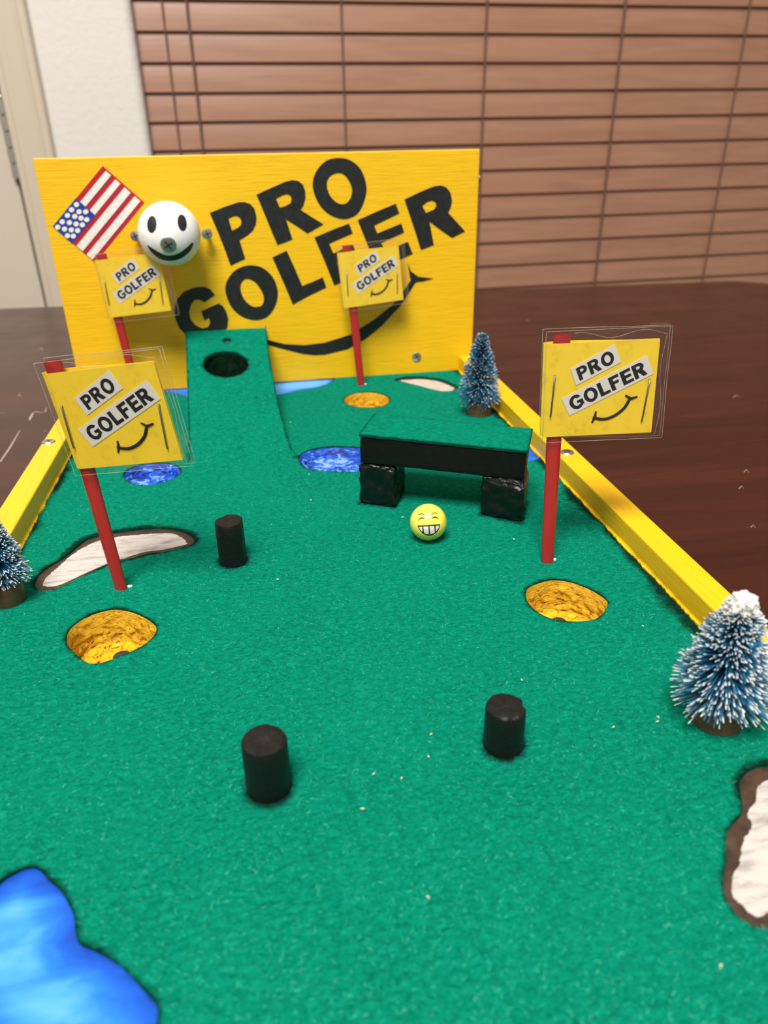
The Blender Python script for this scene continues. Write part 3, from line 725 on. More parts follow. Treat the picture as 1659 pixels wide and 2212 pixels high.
# lint lying on the felt
lint_px = [(1555, 2090), (925, 1942), (783, 1752), (868, 1685), (808, 1676), (932, 1590), (925, 1638), (1126, 1472), (1325, 1575), (1421, 1553), (672, 1083), (668, 1027), (1110, 1168), (1388, 1356), (870, 1120), (1420, 1563), (600, 1255), (628, 915)]
mb = MB(); r = np.random.RandomState(3)
for p in on_z(lint_px):
    a = r.rand() * 6.28; L = r.uniform(.35, .75)
    mb.tube([p + np.array([math.cos(a), math.sin(a), 0]) * -L + [0, 0, .7], p + [0, 0, .95], p + np.array([math.cos(a + .7), math.sin(a + .7), 0]) * L + [0, 0, .75]], [.1, .3, .12], 5)
obj('lint', mb, mat('lint_white', (0.65, 0.60, 0.45), .8), felt, kind='stuff')

# ------------------------------------------------------------------ back panel with lettering
PH = 158.7
pn = thing('back_panel', (150, 5, TZ), 'yellow painted wooden backboard lettered PRO GOLFER above a black smile', 'sign board')
mb = MB(); mb.box((0, 0, TZ + .1), (300, 10, PH)); obj('panel_board', mb, Y_PANEL, pn, bevel=.5)
Z2 = lambda p: on_y(zc(p, 440, 300, .37372))
Z1 = lambda p: on_y(zc(p, 60, 300, .36166))
def paint(name, loops3, m, parent, th=.35, base=-.02):
    lp = [[(p[0], p[2]) for p in l] for l in loops3]
    mb = MB(); mb.prism(lp, base, th, (0, 0, 0), (1, 0, 0), (0, 0, 1)); return obj(name, mb, m, parent)
letters = [
 ('P', Z2, [[(35, 428), (120, 393), (200, 366), (235, 364), (268, 376), (293, 402), (305, 450), (302, 490), (285, 527), (255, 555), (207, 585), (240, 692), (197, 712), (155, 732), (128, 655), (85, 545)],
            [(143, 460), (172, 446), (195, 446), (212, 458), (218, 478), (213, 500), (195, 515), (164, 530)]]),
 ('R', Z2, [[(305, 322), (390, 283), (470, 248), (510, 238), (545, 242), (572, 262), (586, 298), (588, 340), (577, 382), (560, 410), (625, 452), (692, 493), (645, 520), (600, 546), (540, 505), (476, 465), (495, 525), (513, 580), (470, 597), (426, 613), (395, 540), (350, 430)],
            [(418, 345), (455, 325), (482, 318), (500, 326), (508, 345), (503, 370), (475, 387), (440, 397)]]),
 ('O', Z2, [smooth([(780, 110), (850, 125), (910, 180), (940, 270), (930, 350), (890, 430), (820, 462), (745, 446), (680, 395), (640, 320), (630, 250), (655, 180), (710, 125)], 4),
            smooth([(785, 196), (825, 220), (855, 280), (851, 335), (825, 370), (785, 375), (740, 342), (715, 290), (714, 240), (740, 208)], 4)]),
 ('G', Z1, [[(1035, 883), (1065, 886), (1090, 898), (1118, 932), (1088, 952), (1055, 975), (1025, 960), (998, 962), (975, 990), (964, 1035), (972, 1075), (1000, 1112), (1040, 1132), (1075, 1125), (1090, 1102), (1083, 1068), (1056, 1083), (1035, 1030), (1085, 1007), (1140, 983), (1165, 998), (1185, 1030), (1198, 1075), (1192, 1125), (1150, 1175), (1090, 1200), (1020, 1200), (950, 1175), (905, 1130), (880, 1070), (875, 1020), (890, 960), (930, 915), (985, 890)]]),
 ('O', Z2, [smooth([(275, 730), (340, 745), (400, 800), (428, 880), (415, 960), (370, 1025), (300, 1047), (220, 1025), (160, 970), (127, 890), (130, 830), (170, 770), (220, 740)], 4),
            smooth([(255, 808), (300, 830), (340, 890), (346, 940), (325, 968), (275, 965), (230, 920), (212, 860), (225, 820)], 4)]),
 ('L', Z2, [[(397, 685), (440, 664), (480, 646), (525, 745), (570, 850), (625, 828), (688, 800), (709, 858), (610, 905), (515, 957), (470, 850)]]),
 ('F', Z2, [[(640, 570), (740, 527), (840, 489), (861, 545), (725, 605), (750, 662), (862, 612), (884, 666), (772, 714), (822, 815), (755, 847), (700, 710)]]),
 ('E', Z2, [[(890, 470), (1000, 420), (1110, 374), (1130, 430), (985, 500), (1003, 546), (1142, 489), (1158, 540), (1025, 600), (1052, 648), (1180, 594), (1208, 664), (1100, 712), (1003, 750), (950, 620)]]),
 ('R', Z2, [[(1160, 350), (1250, 307), (1330, 274), (1370, 268), (1402, 280), (1425, 308), (1435, 355), (1428, 395), (1412, 425), (1460, 478), (1510, 534), (1472, 553), (1435, 571), (1375, 530), (1305, 478), (1318, 550), (1330, 612), (1292, 628), (1255, 641), (1225, 545), (1190, 440)],
            [(1263, 386), (1295, 362), (1320, 356), (1338, 365), (1346, 386), (1330, 408), (1285, 428)]]),
]
for ch, tf, lps in letters: paint('letter', [tf(l) for l in lps], BLK_LETTER, pn)
smile = [(352, 1110), (358, 1072), (361, 1120), (372, 1162), (470, 1186), (580, 1192), (700, 1178), (850, 1130), (980, 1048), (1090, 962), (1150, 885), (1196, 818), (1187, 770), (1180, 722), (1198, 765), (1240, 796), (1325, 807), (1268, 823), (1225, 828), (1170, 915), (1130, 972), (1030, 1080), (930, 1160), (830, 1215), (700, 1246), (640, 1249), (570, 1241), (470, 1216), (365, 1187)]
paint('painted_smile', [Z2(smile)], BLK_LETTER, pn)
# painted flag: stripes, canton, dots
T0, E1, E2 = np.array([447., 162]), np.array([-295., 360]), np.array([250., 219])
def fq(a0, a1, b0, b1): return Z1([tuple(T0 + E1 * a + E2 * b) for a, b in ((a0, b0), (a1, b0), (a1, b1), (a0, b1))])
fr = [[(p[0], p[2]) for p in fq(-.003, 1.0, 0, 1.0)]]
mb = MB(); mb.prism(fr, -.02, .12, (0, 0, 0), (1, 0, 0), (0, 0, 1)); pf = obj('painted_flag', mb, F_RED, pn)
bs = [0, .095, .23, .325, .455, .545, .70, .785, .93, 1.0]
for k in range(9):
    a1 = .545 if bs[k + 1] < .46 else 1.0
    if k == 8: a1 = 1.0
    paint('stripe', [fq(0.0 if k % 2 == 0 else .02, a1 if k % 2 == 0 else a1 - .01, bs[k] + .004, bs[k + 1] - .004)], F_RED if k % 2 == 0 else F_WHITE, pf, .25 if k % 2 == 0 else .6, .1)
paint('canton', [fq(.54, 1.005, -.005, .465)], F_BLUE, pf, .4, .1)
for (x, y) in [(292, 392), (263, 423), (307, 435), (347, 435), (238, 457), (282, 463), (319, 473), (353, 482), (207, 495), (250, 500), (290, 508), (327, 513), (180, 527), (221, 538), (261, 543), (299, 547), (238, 578), (273, 580)]:
    paint('star_dot', [Z1([(x + 16 * math.cos(t), y + 15 * math.sin(t)) for t in np.linspace(0, 2 * math.pi, 12, endpoint=False)])], F_WHITE, pf, .75, .3)
def phillips(c, ax, r_, h_, roll=.5):
    ax = np.asarray(ax, float); ax /= np.linalg.norm(ax); s_ = MB(); c = np.asarray(c, float)
    s_.lathe([(r_ * .35, -h_ - 2), (r_ * .4, -h_), (r_ * .9, -h_ * .35), (r_, 0), (r_ * .93, h_ * .25), (r_ * .5, h_ * .42), (.01, h_ * .45)], 24, c, ax)
    a = np.array([0, 0, 1.]) if abs(ax[2]) < .9 else np.array([1., 0, 0]); a = a - ax * (a @ ax); a /= np.linalg.norm(a); b = np.cross(ax, a)
    for g_ in (roll, roll + math.pi / 2):
        u_ = a * math.cos(g_) + b * math.sin(g_); w_ = np.cross(ax, u_)
        q = [u_ * r_ * .62 + w_ * r_ * .12, -u_ * r_ * .62 + w_ * r_ * .12, -u_ * r_ * .62 - w_ * r_ * .12, u_ * r_ * .62 - w_ * r_ * .12]
        s_.hexa([c + p + ax * h_ * .1 for p in q] + [c + p + ax * (h_ * .45 + .12) for p in q], 1)
    return s_
sp = on_y([(900, 771)])[0]; obj('screw', phillips((sp[0], -.3, sp[2]), (0, -1, 0), 3.8, 1.6, .5), [ZINC, RECESS], pn, True, sharp=35)
obj('edge_screw', phillips((301.2, 5, 139.5), (1, 0, 0), 3.0, 2.2), [ZINC, RECESS], pn, True, sharp=35)

# ------------------------------------------------------------------ white face ball on the panel
BR_ = 20.3; bc = on_y([(366, 505)], -BR_ - .6)[0]
fb = thing('face_ball', (bc[0], -.5, bc[2] - BR_), 'white ball with a black painted smiling face and screw nose on the yellow panel', 'ball')
def ball_mesh(c, r_, nu=48, nv=24):
    mb = MB(); mb.lathe([(r_ * math.sin(t), -r_ * math.cos(t)) for t in np.linspace(.02, math.pi - .02, nv)], nu, c); return mb
obj('ball', ball_mesh(bc, BR_), WHITE, fb, True)
def decal(name, px, c, r_, m, parent, lift=.12, step=3.0, holes=()):
    lp = dense(px, step); lo, hi = lp.min(0), lp.max(0)
    g = np.stack(np.meshgrid(np.arange(lo[0], hi[0], step), np.arange(lo[1], hi[1], step)), -1).reshape(-1, 2)
    if len(g): g = g[inside(lp, g)]
    if len(g): g = g[edge_dist(lp, g) > step * .3]
    v, f = tri2d([lp], g if len(g) else None); P = on_sphere(v, c, r_ + lift); n = len(v)
    cc = np.asarray(c); Q = cc + (P - cc) * ((r_ - .1) / (r_ + lift))
    mb = MB(); V = np.vstack([P, Q]); F = [tuple(t[::-1]) for t in f] + [tuple(t) for t in f + n]
    de = np.vstack([f[:, [0, 1]], f[:, [1, 2]], f[:, [2, 0]]]); ky = np.sort(de, 1); ky = ky[:, 0] * (n + 1) + ky[:, 1]
    u, inv, cnt = np.unique(ky, return_inverse=True, return_counts=True)
    F += [(e[0], e[1], e[1] + n, e[0] + n) for e in de[cnt[inv.ravel()] == 1]]
    mb.add(V, F); return obj(name, mb, m, parent, True, sharp=50)
def ell(cx, cy, a, b, rot=0, n=24):
    return [(cx + a * math.cos(t) * math.cos(rot) - b * math.sin(t) * math.sin(rot), cy + a * math.cos(t) * math.sin(rot) + b * math.sin(t) * math.cos(rot)) for t in np.linspace(0, 2 * math.pi, n, endpoint=False)]
decal('eye', ell(328, 484.5, 10.3, 18.5, .06), bc, BR_, BLK_LETTER, fb)
decal('eye', ell(393.5, 481, 9.8, 18, -.14), bc, BR_, BLK_LETTER, fb)
mz = zc([(714, 635), (745, 655), (790, 682), (830, 697), (870, 695), (910, 680), (950, 650), (985, 618), (986, 640), (970, 670), (935, 703), (890, 724), (850, 729), (800, 722), (760, 697), (730, 665)], 60, 300, .36166)
decal('mouth', smooth(mz, 3), bc, BR_, BLK_LETTER, fb)
nc = on_sphere([(364, 526)], bc, BR_ - .6)[0]; nax = (nc - bc) / np.linalg.norm(nc - bc)
obj('nose_screw', phillips(nc + nax * 2.6, nax * .8 + np.array([0, -.25, -.1]), 5.1, 2.6, .55), [mat('dull_screw', (0.34, 0.34, 0.33), .4, Metallic=.85), RECESS], fb, True, sharp=35)
for p, yy in (((293, 510), -7.0), ((447, 505), -9.0)):
    e = on_y([p], yy)[0]
    s_ = phillips(e, (-.15 if p[0] < 350 else .15, -1, .05), 3.7, 2.4, .3)
    s_.tube([e + np.array([0, 1., 0]), (e[0], 0.6, e[2])], 1.5, 10)
    obj('ear_screw', s_, [ZINC, RECESS], fb, True, sharp=35)

# ------------------------------------------------------------------ glyphs for the little signs
def arc(cx, cy, rx, ry, a0, a1, n=10): return [(cx + rx * math.cos(math.radians(t)), cy + ry * math.sin(math.radians(t))) for t in np.linspace(a0, a1, n)]
GLYPH = {
 'P': (.70, [[(0, 0), (0, 1), (.38, 1)] + arc(.38, .69, .32, .31, 85, -90) + [(.24, .38), (.24, 0)], [(.24, .80), (.36, .80)] + arc(.36, .69, .11, .11, 80, -80, 6) + [(.36, .58), (.24, .58)]]),
 'R': (.78, [[(0, 0), (0, 1), (.40, 1)] + arc(.40, .71, .31, .29, 85, -55) + [(.78, 0), (.50, 0), (.30, .38), (.24, .38), (.24, 0)], [(.24, .81), (.38, .81)] + arc(.38, .71, .10, .10, 80, -80, 6) + [(.38, .60), (.24, .60)]]),
 'O': (.86, [arc(.43, .5, .43, .52, 0, 350, 28), arc(.43, .5, .20, .30, 0, 345, 20)]),
 'G': (.84, [arc(.43, .5, .43, .52, 32, 322, 22) + [(.84, .12), (.84, .56), (.46, .56), (.46, .37), (.61, .37), (.61, .25)] + arc(.43, .5, .20, .30, 300, 48, 14)]),
 'L': (.64, [[(0, 0), (0, 1), (.25, 1), (.25, .22), (.64, .22), (.64, 0)]]),
 'F': (.64, [[(0, 0), (0, 1), (.64, 1), (.64, .79), (.25, .79), (.25, .61), (.56, .61), (.56, .41), (.25, .41), (.25, 0)]]),
 'E': (.66, [[(0, 0), (0, 1), (.66, 1), (.66, .79), (.25, .79), (.25, .61), (.61, .61), (.61, .40), (.25, .40), (.25, .21), (.68, .21), (.68, 0)]]),
}
def text_loops(word, sp_=.10):
    x = 0; out = []
    for ch in word:
        w_, lps = GLYPH[ch]; out.append([[(px + x, py) for px, py in l] for l in lps]); x += w_ + sp_
    return out, x - sp_

# ------------------------------------------------------------------ flags on straws
CW, CH = 44.85, 38.03
def card_frame(yaw, pitch, roll):
    cy, sy, cp, sp_ = math.cos(yaw), math.sin(yaw), math.cos(pitch), math.sin(pitch)
    X = np.array([cy, sy, 0]); Z = np.array([0, 0, 1.]) * cp + np.array([-sy, cy, 0]) * sp_
    c, s = math.cos(roll), math.sin(roll); return X * c + Z * s, Z * c - X * s
def pin_flag(TL, ypr, base, straw_px, label, seed, sleeve):
    sleeve = (.0,) + tuple(sleeve[1:])
    TL = np.array(TL); X, Z = card_frame(*[math.radians(a) for a in ypr]); N = np.cross(X, Z)   # N points away... fixed below
    if N[1] > 0: N = -N
    r_ = random.Random(seed)
    base = np.asarray(base, float)
    t = thing('pin_flag', base, label, 'flag', 'little PRO GOLFER flags on red straws')
    at = lambda u, v, n=0.0: TL + X * CW * u - Z * CH * v + N * n
    # where the straw runs behind the card
    def on_card(px, back):
        d = rays([px])[0]; o = TL - N * back; return CAM + d * ((N @ (o - CAM)) / (N @ d))
    s0, s1 = on_card(straw_px[0], 2.5), on_card(straw_px[1], 2.5)
    s_ = MB(); b0 = base + np.array([0, 0, -6.0]); pts = [b0, base + [0, 0, .2], base * .5 + s1 * .5, s1, s0 * .5 + s1 * .5, s0]
    top_dir = (s0 - s1) / np.linalg.norm(s0 - s1)
    rad = [2.75, 2.75, 2.95, 3.15, 3.35, 3.4]
    n = 16
    s_.tube(pts, rad, n, side=X, flat=.62, caps=False)
    s_.tube(pts[::-1][:2] + [], [2.95, 2.75], n, side=X, flat=.58, caps=False)   # inner wall at the mouth
    k = len(s_.v); s_.f.append(tuple(range(k - n, k))); s_.m.append(0)
    obj('straw', s_, RED, t, True, sharp=60)
    # folded card: front sheet, fold round the straw, back sheet
    prof = [(1.0, 0.0), (.12, 0.0), (.06, -.1), (.02, -.6), (0.0, -1.7), (0.0, -2.9), (.02, -4.1), (.06, -4.8), (.16, -5.1), (.30, -4.9), (.5, -3.2), (.75, -1.4), (1.0, -.9)]
    c_ = MB(); V = []; F = []; th = .3
    for u, n_ in prof: V += [at(u, 0, n_), at(u, 1, n_)]
    for i in range(len(prof) - 1): F.append((2 * i, 2 * i + 1, 2 * i + 3, 2 * i + 2))
    c_.add(V, F); cd_ = obj('card', c_, CARD, t)
    so = cd_.modifiers.new('thick', 'SOLIDIFY'); so.thickness = th * MM; so.offset = -1 if False else 0
    # paper labels with print
    for word, corners, hgt in (('PRO', [(.23, .265), (.607, .033), (.675, .219), (.29, .444)], .66), ('GOLFER', [(.163, .581), (.897, .164), (.968, .36), (.242, .772)], .68)):
        q = [at(u, v) for u, v in corners]
        lab = MB(); lab.hexa([p + N * .22 for p in (q[3], q[2], q[1], q[0])] + [p + N * .36 for p in (q[3], q[2], q[1], q[0])]); lo = obj('paper_label', lab, PAPER, cd_)
        loops, wid = text_loops(word); tx_ = MB()
        for lps in loops:
            # map unit text box into the label quad (bilinear)
            mapped = []
            for l in lps:
                m2 = []
                for x, y in l:
                    a = .10 + .80 * x / wid if word == 'PRO' else .055 + .89 * x / wid
                    b = .14 + .72 * y
                    m2.append((a, b))
                mapped.append(m2)
            v2, f2 = tri2d(mapped)
            P = [q[3] * (1 - a) * (1 - b) + q[2] * a * (1 - b) + q[1] * a * b + q[0] * (1 - a) * b + N * .42 for a, b in v2]
            tx_.add(P, f2)
        obj('lettering', tx_, INK, lo)
    sm = MB()
    cur = [at(u, v, .35) for u, v in smooth([(.455, .80), (.52, .822), (.58, .822), (.66, .785), (.735, .71), (.775, .62), (.775, .62), (.735, .71), (.66, .785), (.58, .822), (.52, .822)], 3)[:16]]
    sm.tube(cur, [.16] + [.24] * (len(cur) - 2) + [.16], 8, flat=2.6, side=N)
    for a, b in (((.480, .735), (.45, .86)), ((.735, .575), (.845, .595))):
        mid = (.474, .80) if a[0] < .6 else (.785, .615)
        sm.tube([at(*a, .35), at(*mid, .36), at(*b, .35)], [.13, .25, .13], 8, flat=2.6, side=N)
    obj('drawn_smile', sm, INK, cd_)
    for a, b in (((.096, .33), (.07, .764)), ((.94, .415), (.90, .863))):
        st = MB(); p, q_ = at(*a, .7), at(*b, .7); st.tube([p - N * .7, p, q_, q_ - N * .7], .36, 7); obj('staple', st, STEEL, t, True)
    # clear plastic pocket
    (l_, r2, tp, bt) = sleeve
    for nm, n_ in (('sleeve_front', 1.15), ('sleeve_back', -5.5)):
        p = MB(); g_ = 6; V = []; F = []
        for i in range(g_ + 1):
            for j in range(g_ + 1):
                u, v = -l_ + (1 + l_ + r2) * i / g_, -tp + (1 + tp + bt) * j / g_
                bulge = .5 * noise.noise(Vector((u * 3, v * 3, seed + n_)))
                nn_ = n_ if n_ > 0 else float(np.interp(u, [.3, .5, .75, 1.0, 1.2], [-5.5, -3.9, -2.1, -1.5, -1.2]))
                V.append(at(u + .01 * bulge, v, nn_ + bulge * (.5 if n_ > 0 else .25)))
        for i in range(g_):
            for j in range(g_):
                a = i * (g_ + 1) + j; F.append((a, a + 1, a + g_ + 2, a + g_ + 1))
        p.add(V, F); po = obj(nm, p, CLEAR, t, True)
        idx = [i * (g_ + 1) for i in range(g_ + 1)] + [g_ * (g_ + 1) + j for j in range(1, g_ + 1)] + [i * (g_ + 1) + g_ for i in range(g_ - 1, -1, -1)] + [j for j in range(g_ - 1, 0, -1)]
        rim = MB(); ring = [V[i] for i in idx]; rim.tube(ring + [ring[0]], .09, 5, caps=False); obj('sleeve_edge', rim, CLEAR_RIM, po, True)
    # wavy seal line inside the pocket
    wv = MB(); pts = []
    for i in range(40):
        u = .25 + (.75 + r2 * .45) * i / 39; pts.append(at(u, -tp * (.55 + .25 * math.sin(i * .23 + seed)), .3))
    for i in range(40):
        v = -tp * .4 + (1 + tp * .4 + bt * .5) * i / 39; pts.append(at(1 + r2 * (.45 + .18 * math.sin(i * .21 + seed * 2)), v, .3))
    wv.tube(pts, .09, 5); obj('sleeve_seam', wv, CLEAR_RIM, t, True)
    # pale torn felt / wood at the foot
    ch = MB(); cpos = base + np.array([3.1, .8, 0]); ch.lathe([(1.1, -.3), (1.2, .5), (.5, .8), (.01, .85)], 10, cpos, squash=lambda a: 1 + .25 * math.cos(2 * a)); obj('wood_chip', ch, PAPER, t)
    return t
g0 = on_z([(1182, 1213), (262, 1272), (780, 832)])
pin_flag((244.08, -288.85, 94.39), (-9.93, 3.95, 1.89), g0[0], [(1215, 723), (1197, 942)], 'yellow PRO GOLFER flag on a red straw between a yellow cup and the bridge', 1, (.03, .09, .13, .055))
pin_flag((53.96, -282.42, 92.87), (-17.42, -1.41, 7.51), g0[1], [(113, 780), (189, 1014)], 'little yellow PRO GOLFER flag on a red straw beside the curved white sand trap', 2, (.03, .09, .12, .06))
pin_flag((194.63, -15.87, 94.94), (7.39, 6.17, 3.56), g0[2], [(749, 530), (763, 666)], 'little yellow PRO GOLFER flag on a red straw in front of the painted smile', 3, (.03, .09, .12, .07))
X_, Z_ = card_frame(*[math.radians(a) for a in (-10.75, 2.52, 5.81)])
def hit(px, TL, X, Z, back=3.2):
    N = np.cross(X, Z); N = -N if N[1] > 0 else N; d = rays([px])[0]; o = np.array(TL) - N * back; return CAM + d * ((N @ (o - CAM)) / (N @ d))
TLb = (28.63, -14.18, 96.1); a_, b_ = hit((220, 552), TLb, X_, Z_), hit((254, 684), TLb, X_, Z_)
gb = b_ + (b_ - a_) * (b_[2] / (a_[2] - b_[2])); gb[2] = 0; gb[1] = min(gb[1], -6.)
pin_flag(TLb, (-10.75, 2.52, 5.81), gb, [(219, 549), (254, 684)], 'little yellow PRO GOLFER flag on a red straw below the painted striped flag', 4, (.03, .11, .10, .09))

# ------------------------------------------------------------------ pegs
for (x, y, r_, h_), lab, flat in zip(peg_spots, ('black painted wooden peg with an intact round rim out on the open felt', 'short black painted wooden peg with a chipped rim beside the frosted tree', 'black painted wooden peg with one flattened side next to the curved sand trap'), (0, 0, 1)):
    mb = MB(); n = 40; prof = [(r_ * 1.02, -1.0), (r_, .3), (r_ * .99, h_ * .3), (r_ * .985, h_ * .7), (r_ * .97, h_ - .6), (r_ * .93, h_ - .15), (r_ * .7, h_), (r_ * .35, h_), (.01, h_)]
    def sq(t):
        s = 1.0
        if flat:
            for a in (-.15, 2.3): s = min(s, .86 / max(.2, math.cos(t - a))) if math.cos(t - a) > .86 else s
        return s
    mb.lathe(prof, n, (x, y, 0), squash=sq)
    v = np.asarray(mb.v)
    for i, p in enumerate(v):
        if p[2] > h_ * .8:
            d = noise.fractal(Vector((p[0] * .5, p[1] * .5, p[2] * .4 + x)), .8, 2.1, 4); v[i, 2] += .30 * d; v[i, :2] += (p[:2] - [x, y]) * .025 * d
            if not flat and x > 150 and abs(math.atan2(p[1] - y, p[0] - x) - .05) < .22 and np.hypot(p[0] - x, p[1] - y) > r_ * .8: v[i, :2] -= (p[:2] - [x, y]) * .14
    mb.v = [tuple(p) for p in v]
    tag(obj('peg', mb, BLK_PEG, None, True, org=(x, y, 0), sharp=45), lab, 'peg', 'black pegs on the felt')

# ------------------------------------------------------------------ bridge
BX = np.array([178.24, -224.48, 22.93]); ba, bro = -.415, -.027; BLn, BD_, BH_ = 81.0, 30.5, 14.0
bX = np.array([math.cos(ba) * math.cos(bro), math.sin(ba) * math.cos(bro), math.sin(bro)]); bY = np.array([-math.sin(ba), math.cos(ba), 0]); bZ = np.cross(bX, bY)
BX = BX - bX * .3
br = thing('bridge', (215, -230, 0), 'black block bridge with a green felt top standing on two rough legs', 'bridge')
def gridbox(c8, n, amp, freq, seed, bev=None, zmin=-99):
    """hexahedron with subdivided, roughened faces and softened edges"""
    bm = bmesh.new(); vs_ = [bm.verts.new(tuple(p)) for p in c8]
    for f in ((3, 2, 1, 0), (4, 5, 6, 7), (0, 1, 5, 4), (1, 2, 6, 5), (2, 3, 7, 6), (3, 0, 4, 7)): bm.faces.new([vs_[i] for i in f])
    bmesh.ops.bevel(bm, geom=bm.edges[:] + bm.verts[:], offset=bev or amp * 1.6 + .3, segments=2, affect='EDGES', profile=.6)
    bmesh.ops.subdivide_edges(bm, edges=bm.edges[:], cuts=n, use_grid_fill=True); bm.normal_update()
    bmesh.ops.triangulate(bm, faces=[f for f in bm.faces if len(f.verts) > 4])
    dis = [(v.co + v.normal * amp * noise.fractal(v.co * freq + Vector((seed, 0, 0)), .9, 2.1, 4)) for v in bm.verts]
    mb = MB(); bm.verts.ensure_lookup_table(); bm.verts.index_update()
    mb.add([(p[0], p[1], max(p[2], zmin)) for p in dis], [[v.index for v in f.verts] for f in bm.faces]); bm.free(); return mb
bp = lambda u, v, w: BX + bX * u + bY * v + bZ * w
deck = gridbox([bp(0, 0, 0), bp(BLn, 0, 0), bp(BLn, BD_, 0), bp(0, BD_, 0), bp(0, 0, BH_), bp(BLn, 0, BH_), bp(BLn, BD_, BH_), bp(0, BD_, BH_)], 7, .22, .15, 1)
obj('deck', deck, BLK_DECK, br, True, sharp=40)
pad = MB(); ng, mg = 54, 22; V = []; F = []
for lay in (0, 1):
    for i in range(ng + 1):
        for j in range(mg + 1):
            u, v = -.5 + (BLn + 1.2) * i / ng, -.7 + (BD_ + .6) * j / mg
            e = min(j / mg, 1 - j / mg) * BD_; dz = -.5 * math.exp(-e / 1.2)
            vv = v - (.35 * noise.noise(Vector((u * .4, 0, 2))) if j == 0 else 0)
            V.append(bp(u, vv, BH_ + (.2 if lay == 0 else 1.7 + dz + .22 * noise.noise(Vector((u * .25, v * .25, 4))))))
n1 = (ng + 1) * (mg + 1); ix = lambda i, j, l: l * n1 + i * (mg + 1) + j
for i in range(ng):
    for j in range(mg):
        F.append((ix(i, j, 1), ix(i + 1, j, 1), ix(i + 1, j + 1, 1), ix(i, j + 1, 1))); F.append((ix(i, j, 0), ix(i, j + 1, 0), ix(i + 1, j + 1, 0), ix(i + 1, j, 0)))
for i in range(ng):
    F += [(ix(i, 0, 0), ix(i + 1, 0, 0), ix(i + 1, 0, 1), ix(i, 0, 1)), (ix(i + 1, mg, 0), ix(i, mg, 0), ix(i, mg, 1), ix(i + 1, mg, 1))]
for j in range(mg):
    F += [(ix(0, j + 1, 0), ix(0, j, 0), ix(0, j, 1), ix(0, j + 1, 1)), (ix(ng, j, 0), ix(ng, j + 1, 0), ix(ng, j + 1, 1), ix(ng, j, 1))]
pad.add(V, F); pd = obj('felt_pad', pad, FELT_PLAIN, br, True, sharp=60)
ed = np.array([min(j, mg - j, i, ng - i) if l == 1 else 0 for l in (0, 1) for i in range(ng + 1) for j in range(mg + 1)])
set_attr(pd, 'soot', np.where(ed == 0, .75, 0.))
def pad_samp(n, r): return np.column_stack([r.uniform(0, BLn, n), r.uniform(0, BD_, n)])
for q, (fp, sd) in enumerate(zip(legs_fp, (3, 8))):
    fp = np.array(fp); c = fp.mean(0)
    def topz(p):
        rel = np.array([p[0], p[1], 0]) - np.array([BX[0], BX[1], 0]); u = rel[:2] @ bX[:2]; return BX[2] + bX[2] * u - .25
    up = c + (fp - c) * (.97 if q == 0 else 1.0)
    c8 = [(p[0], p[1], .3) for p in fp] + [(p[0], p[1], topz(p)) for p in up]
    obj('leg', gridbox(c8, 9, 1.0, .26, sd, 2.6, .58), BLK_ROCK, br, True, sharp=50)

# ------------------------------------------------------------------ emoji ball
eb_px = np.array([925.2, 1127.9]); ER = 8.55
d = rays([eb_px])[0]; t = (ER + .1 - CAM[2]) / d[2]; ec = CAM + d * t
eb = thing('face_marble', (ec[0], ec[1], 0), 'small yellow ball printed with a toothy grin rolling out from under the bridge', 'ball')
obj('ball', ball_mesh(ec, ER, 64, 32), EMOJI, eb, True)
ZE = lambda p: zc(p, 860, 1070, .08439)
def stroke(pts, w_):
    p = np.asarray(pts, float); out_l, out_r = [], []
    for i in range(len(p)):
        dd = p[min(i + 1, len(p) - 1)] - p[max(i - 1, 0)]; nn = np.array([-dd[1], dd[0]]) / (np.linalg.norm(dd) + 1e-9)
        out_l.append(p[i] + nn * w_[i]); out_r.append(p[i] - nn * w_[i])
    return [tuple(q) for q in out_l + out_r[::-1]]
for pts, w_ in (([(530, 500), (565, 478), (605, 470), (645, 483), (680, 517)], (9, 11, 11, 10, 7)), ([(508, 658), (545, 610), (580, 585), (625, 575), (672, 597)], (4, 9, 15, 17, 9)),
                ([(858, 503), (885, 465), (930, 449), (970, 454), (1005, 470)], (6, 9, 11, 10, 7)), ([(868, 585), (900, 565), (940, 556), (985, 567), (1045, 625)], (8, 15, 17, 13, 3))):
    decal('eye' if pts[0][1] > 540 else 'eyebrow', ZE(stroke(pts, w_)), ec, ER, INK, eb, .03, .6)
decal('mouth', ZE([(498, 772), (640, 768), (790, 760), (940, 748), (1073, 738), (1072, 790), (1050, 860), (1005, 930), (940, 985), (870, 1020), (790, 1033), (710, 1020), (640, 985), (580, 930), (535, 865), (510, 815)]), ec, ER, INK, eb, .03, .8)
for tp_ in ([(530, 812), (618, 802), (626, 940), (600, 920), (560, 870)], [(645, 800), (775, 795), (785, 1003), (720, 992), (668, 968)], [(806, 790), (925, 783), (938, 960), (890, 985), (822, 1003)], [(960, 780), (1052, 772), (1045, 820), (1010, 880), (966, 928)]):
    decal('tooth', ZE(tp_), ec, ER, TOOTH, eb, .06, .8)

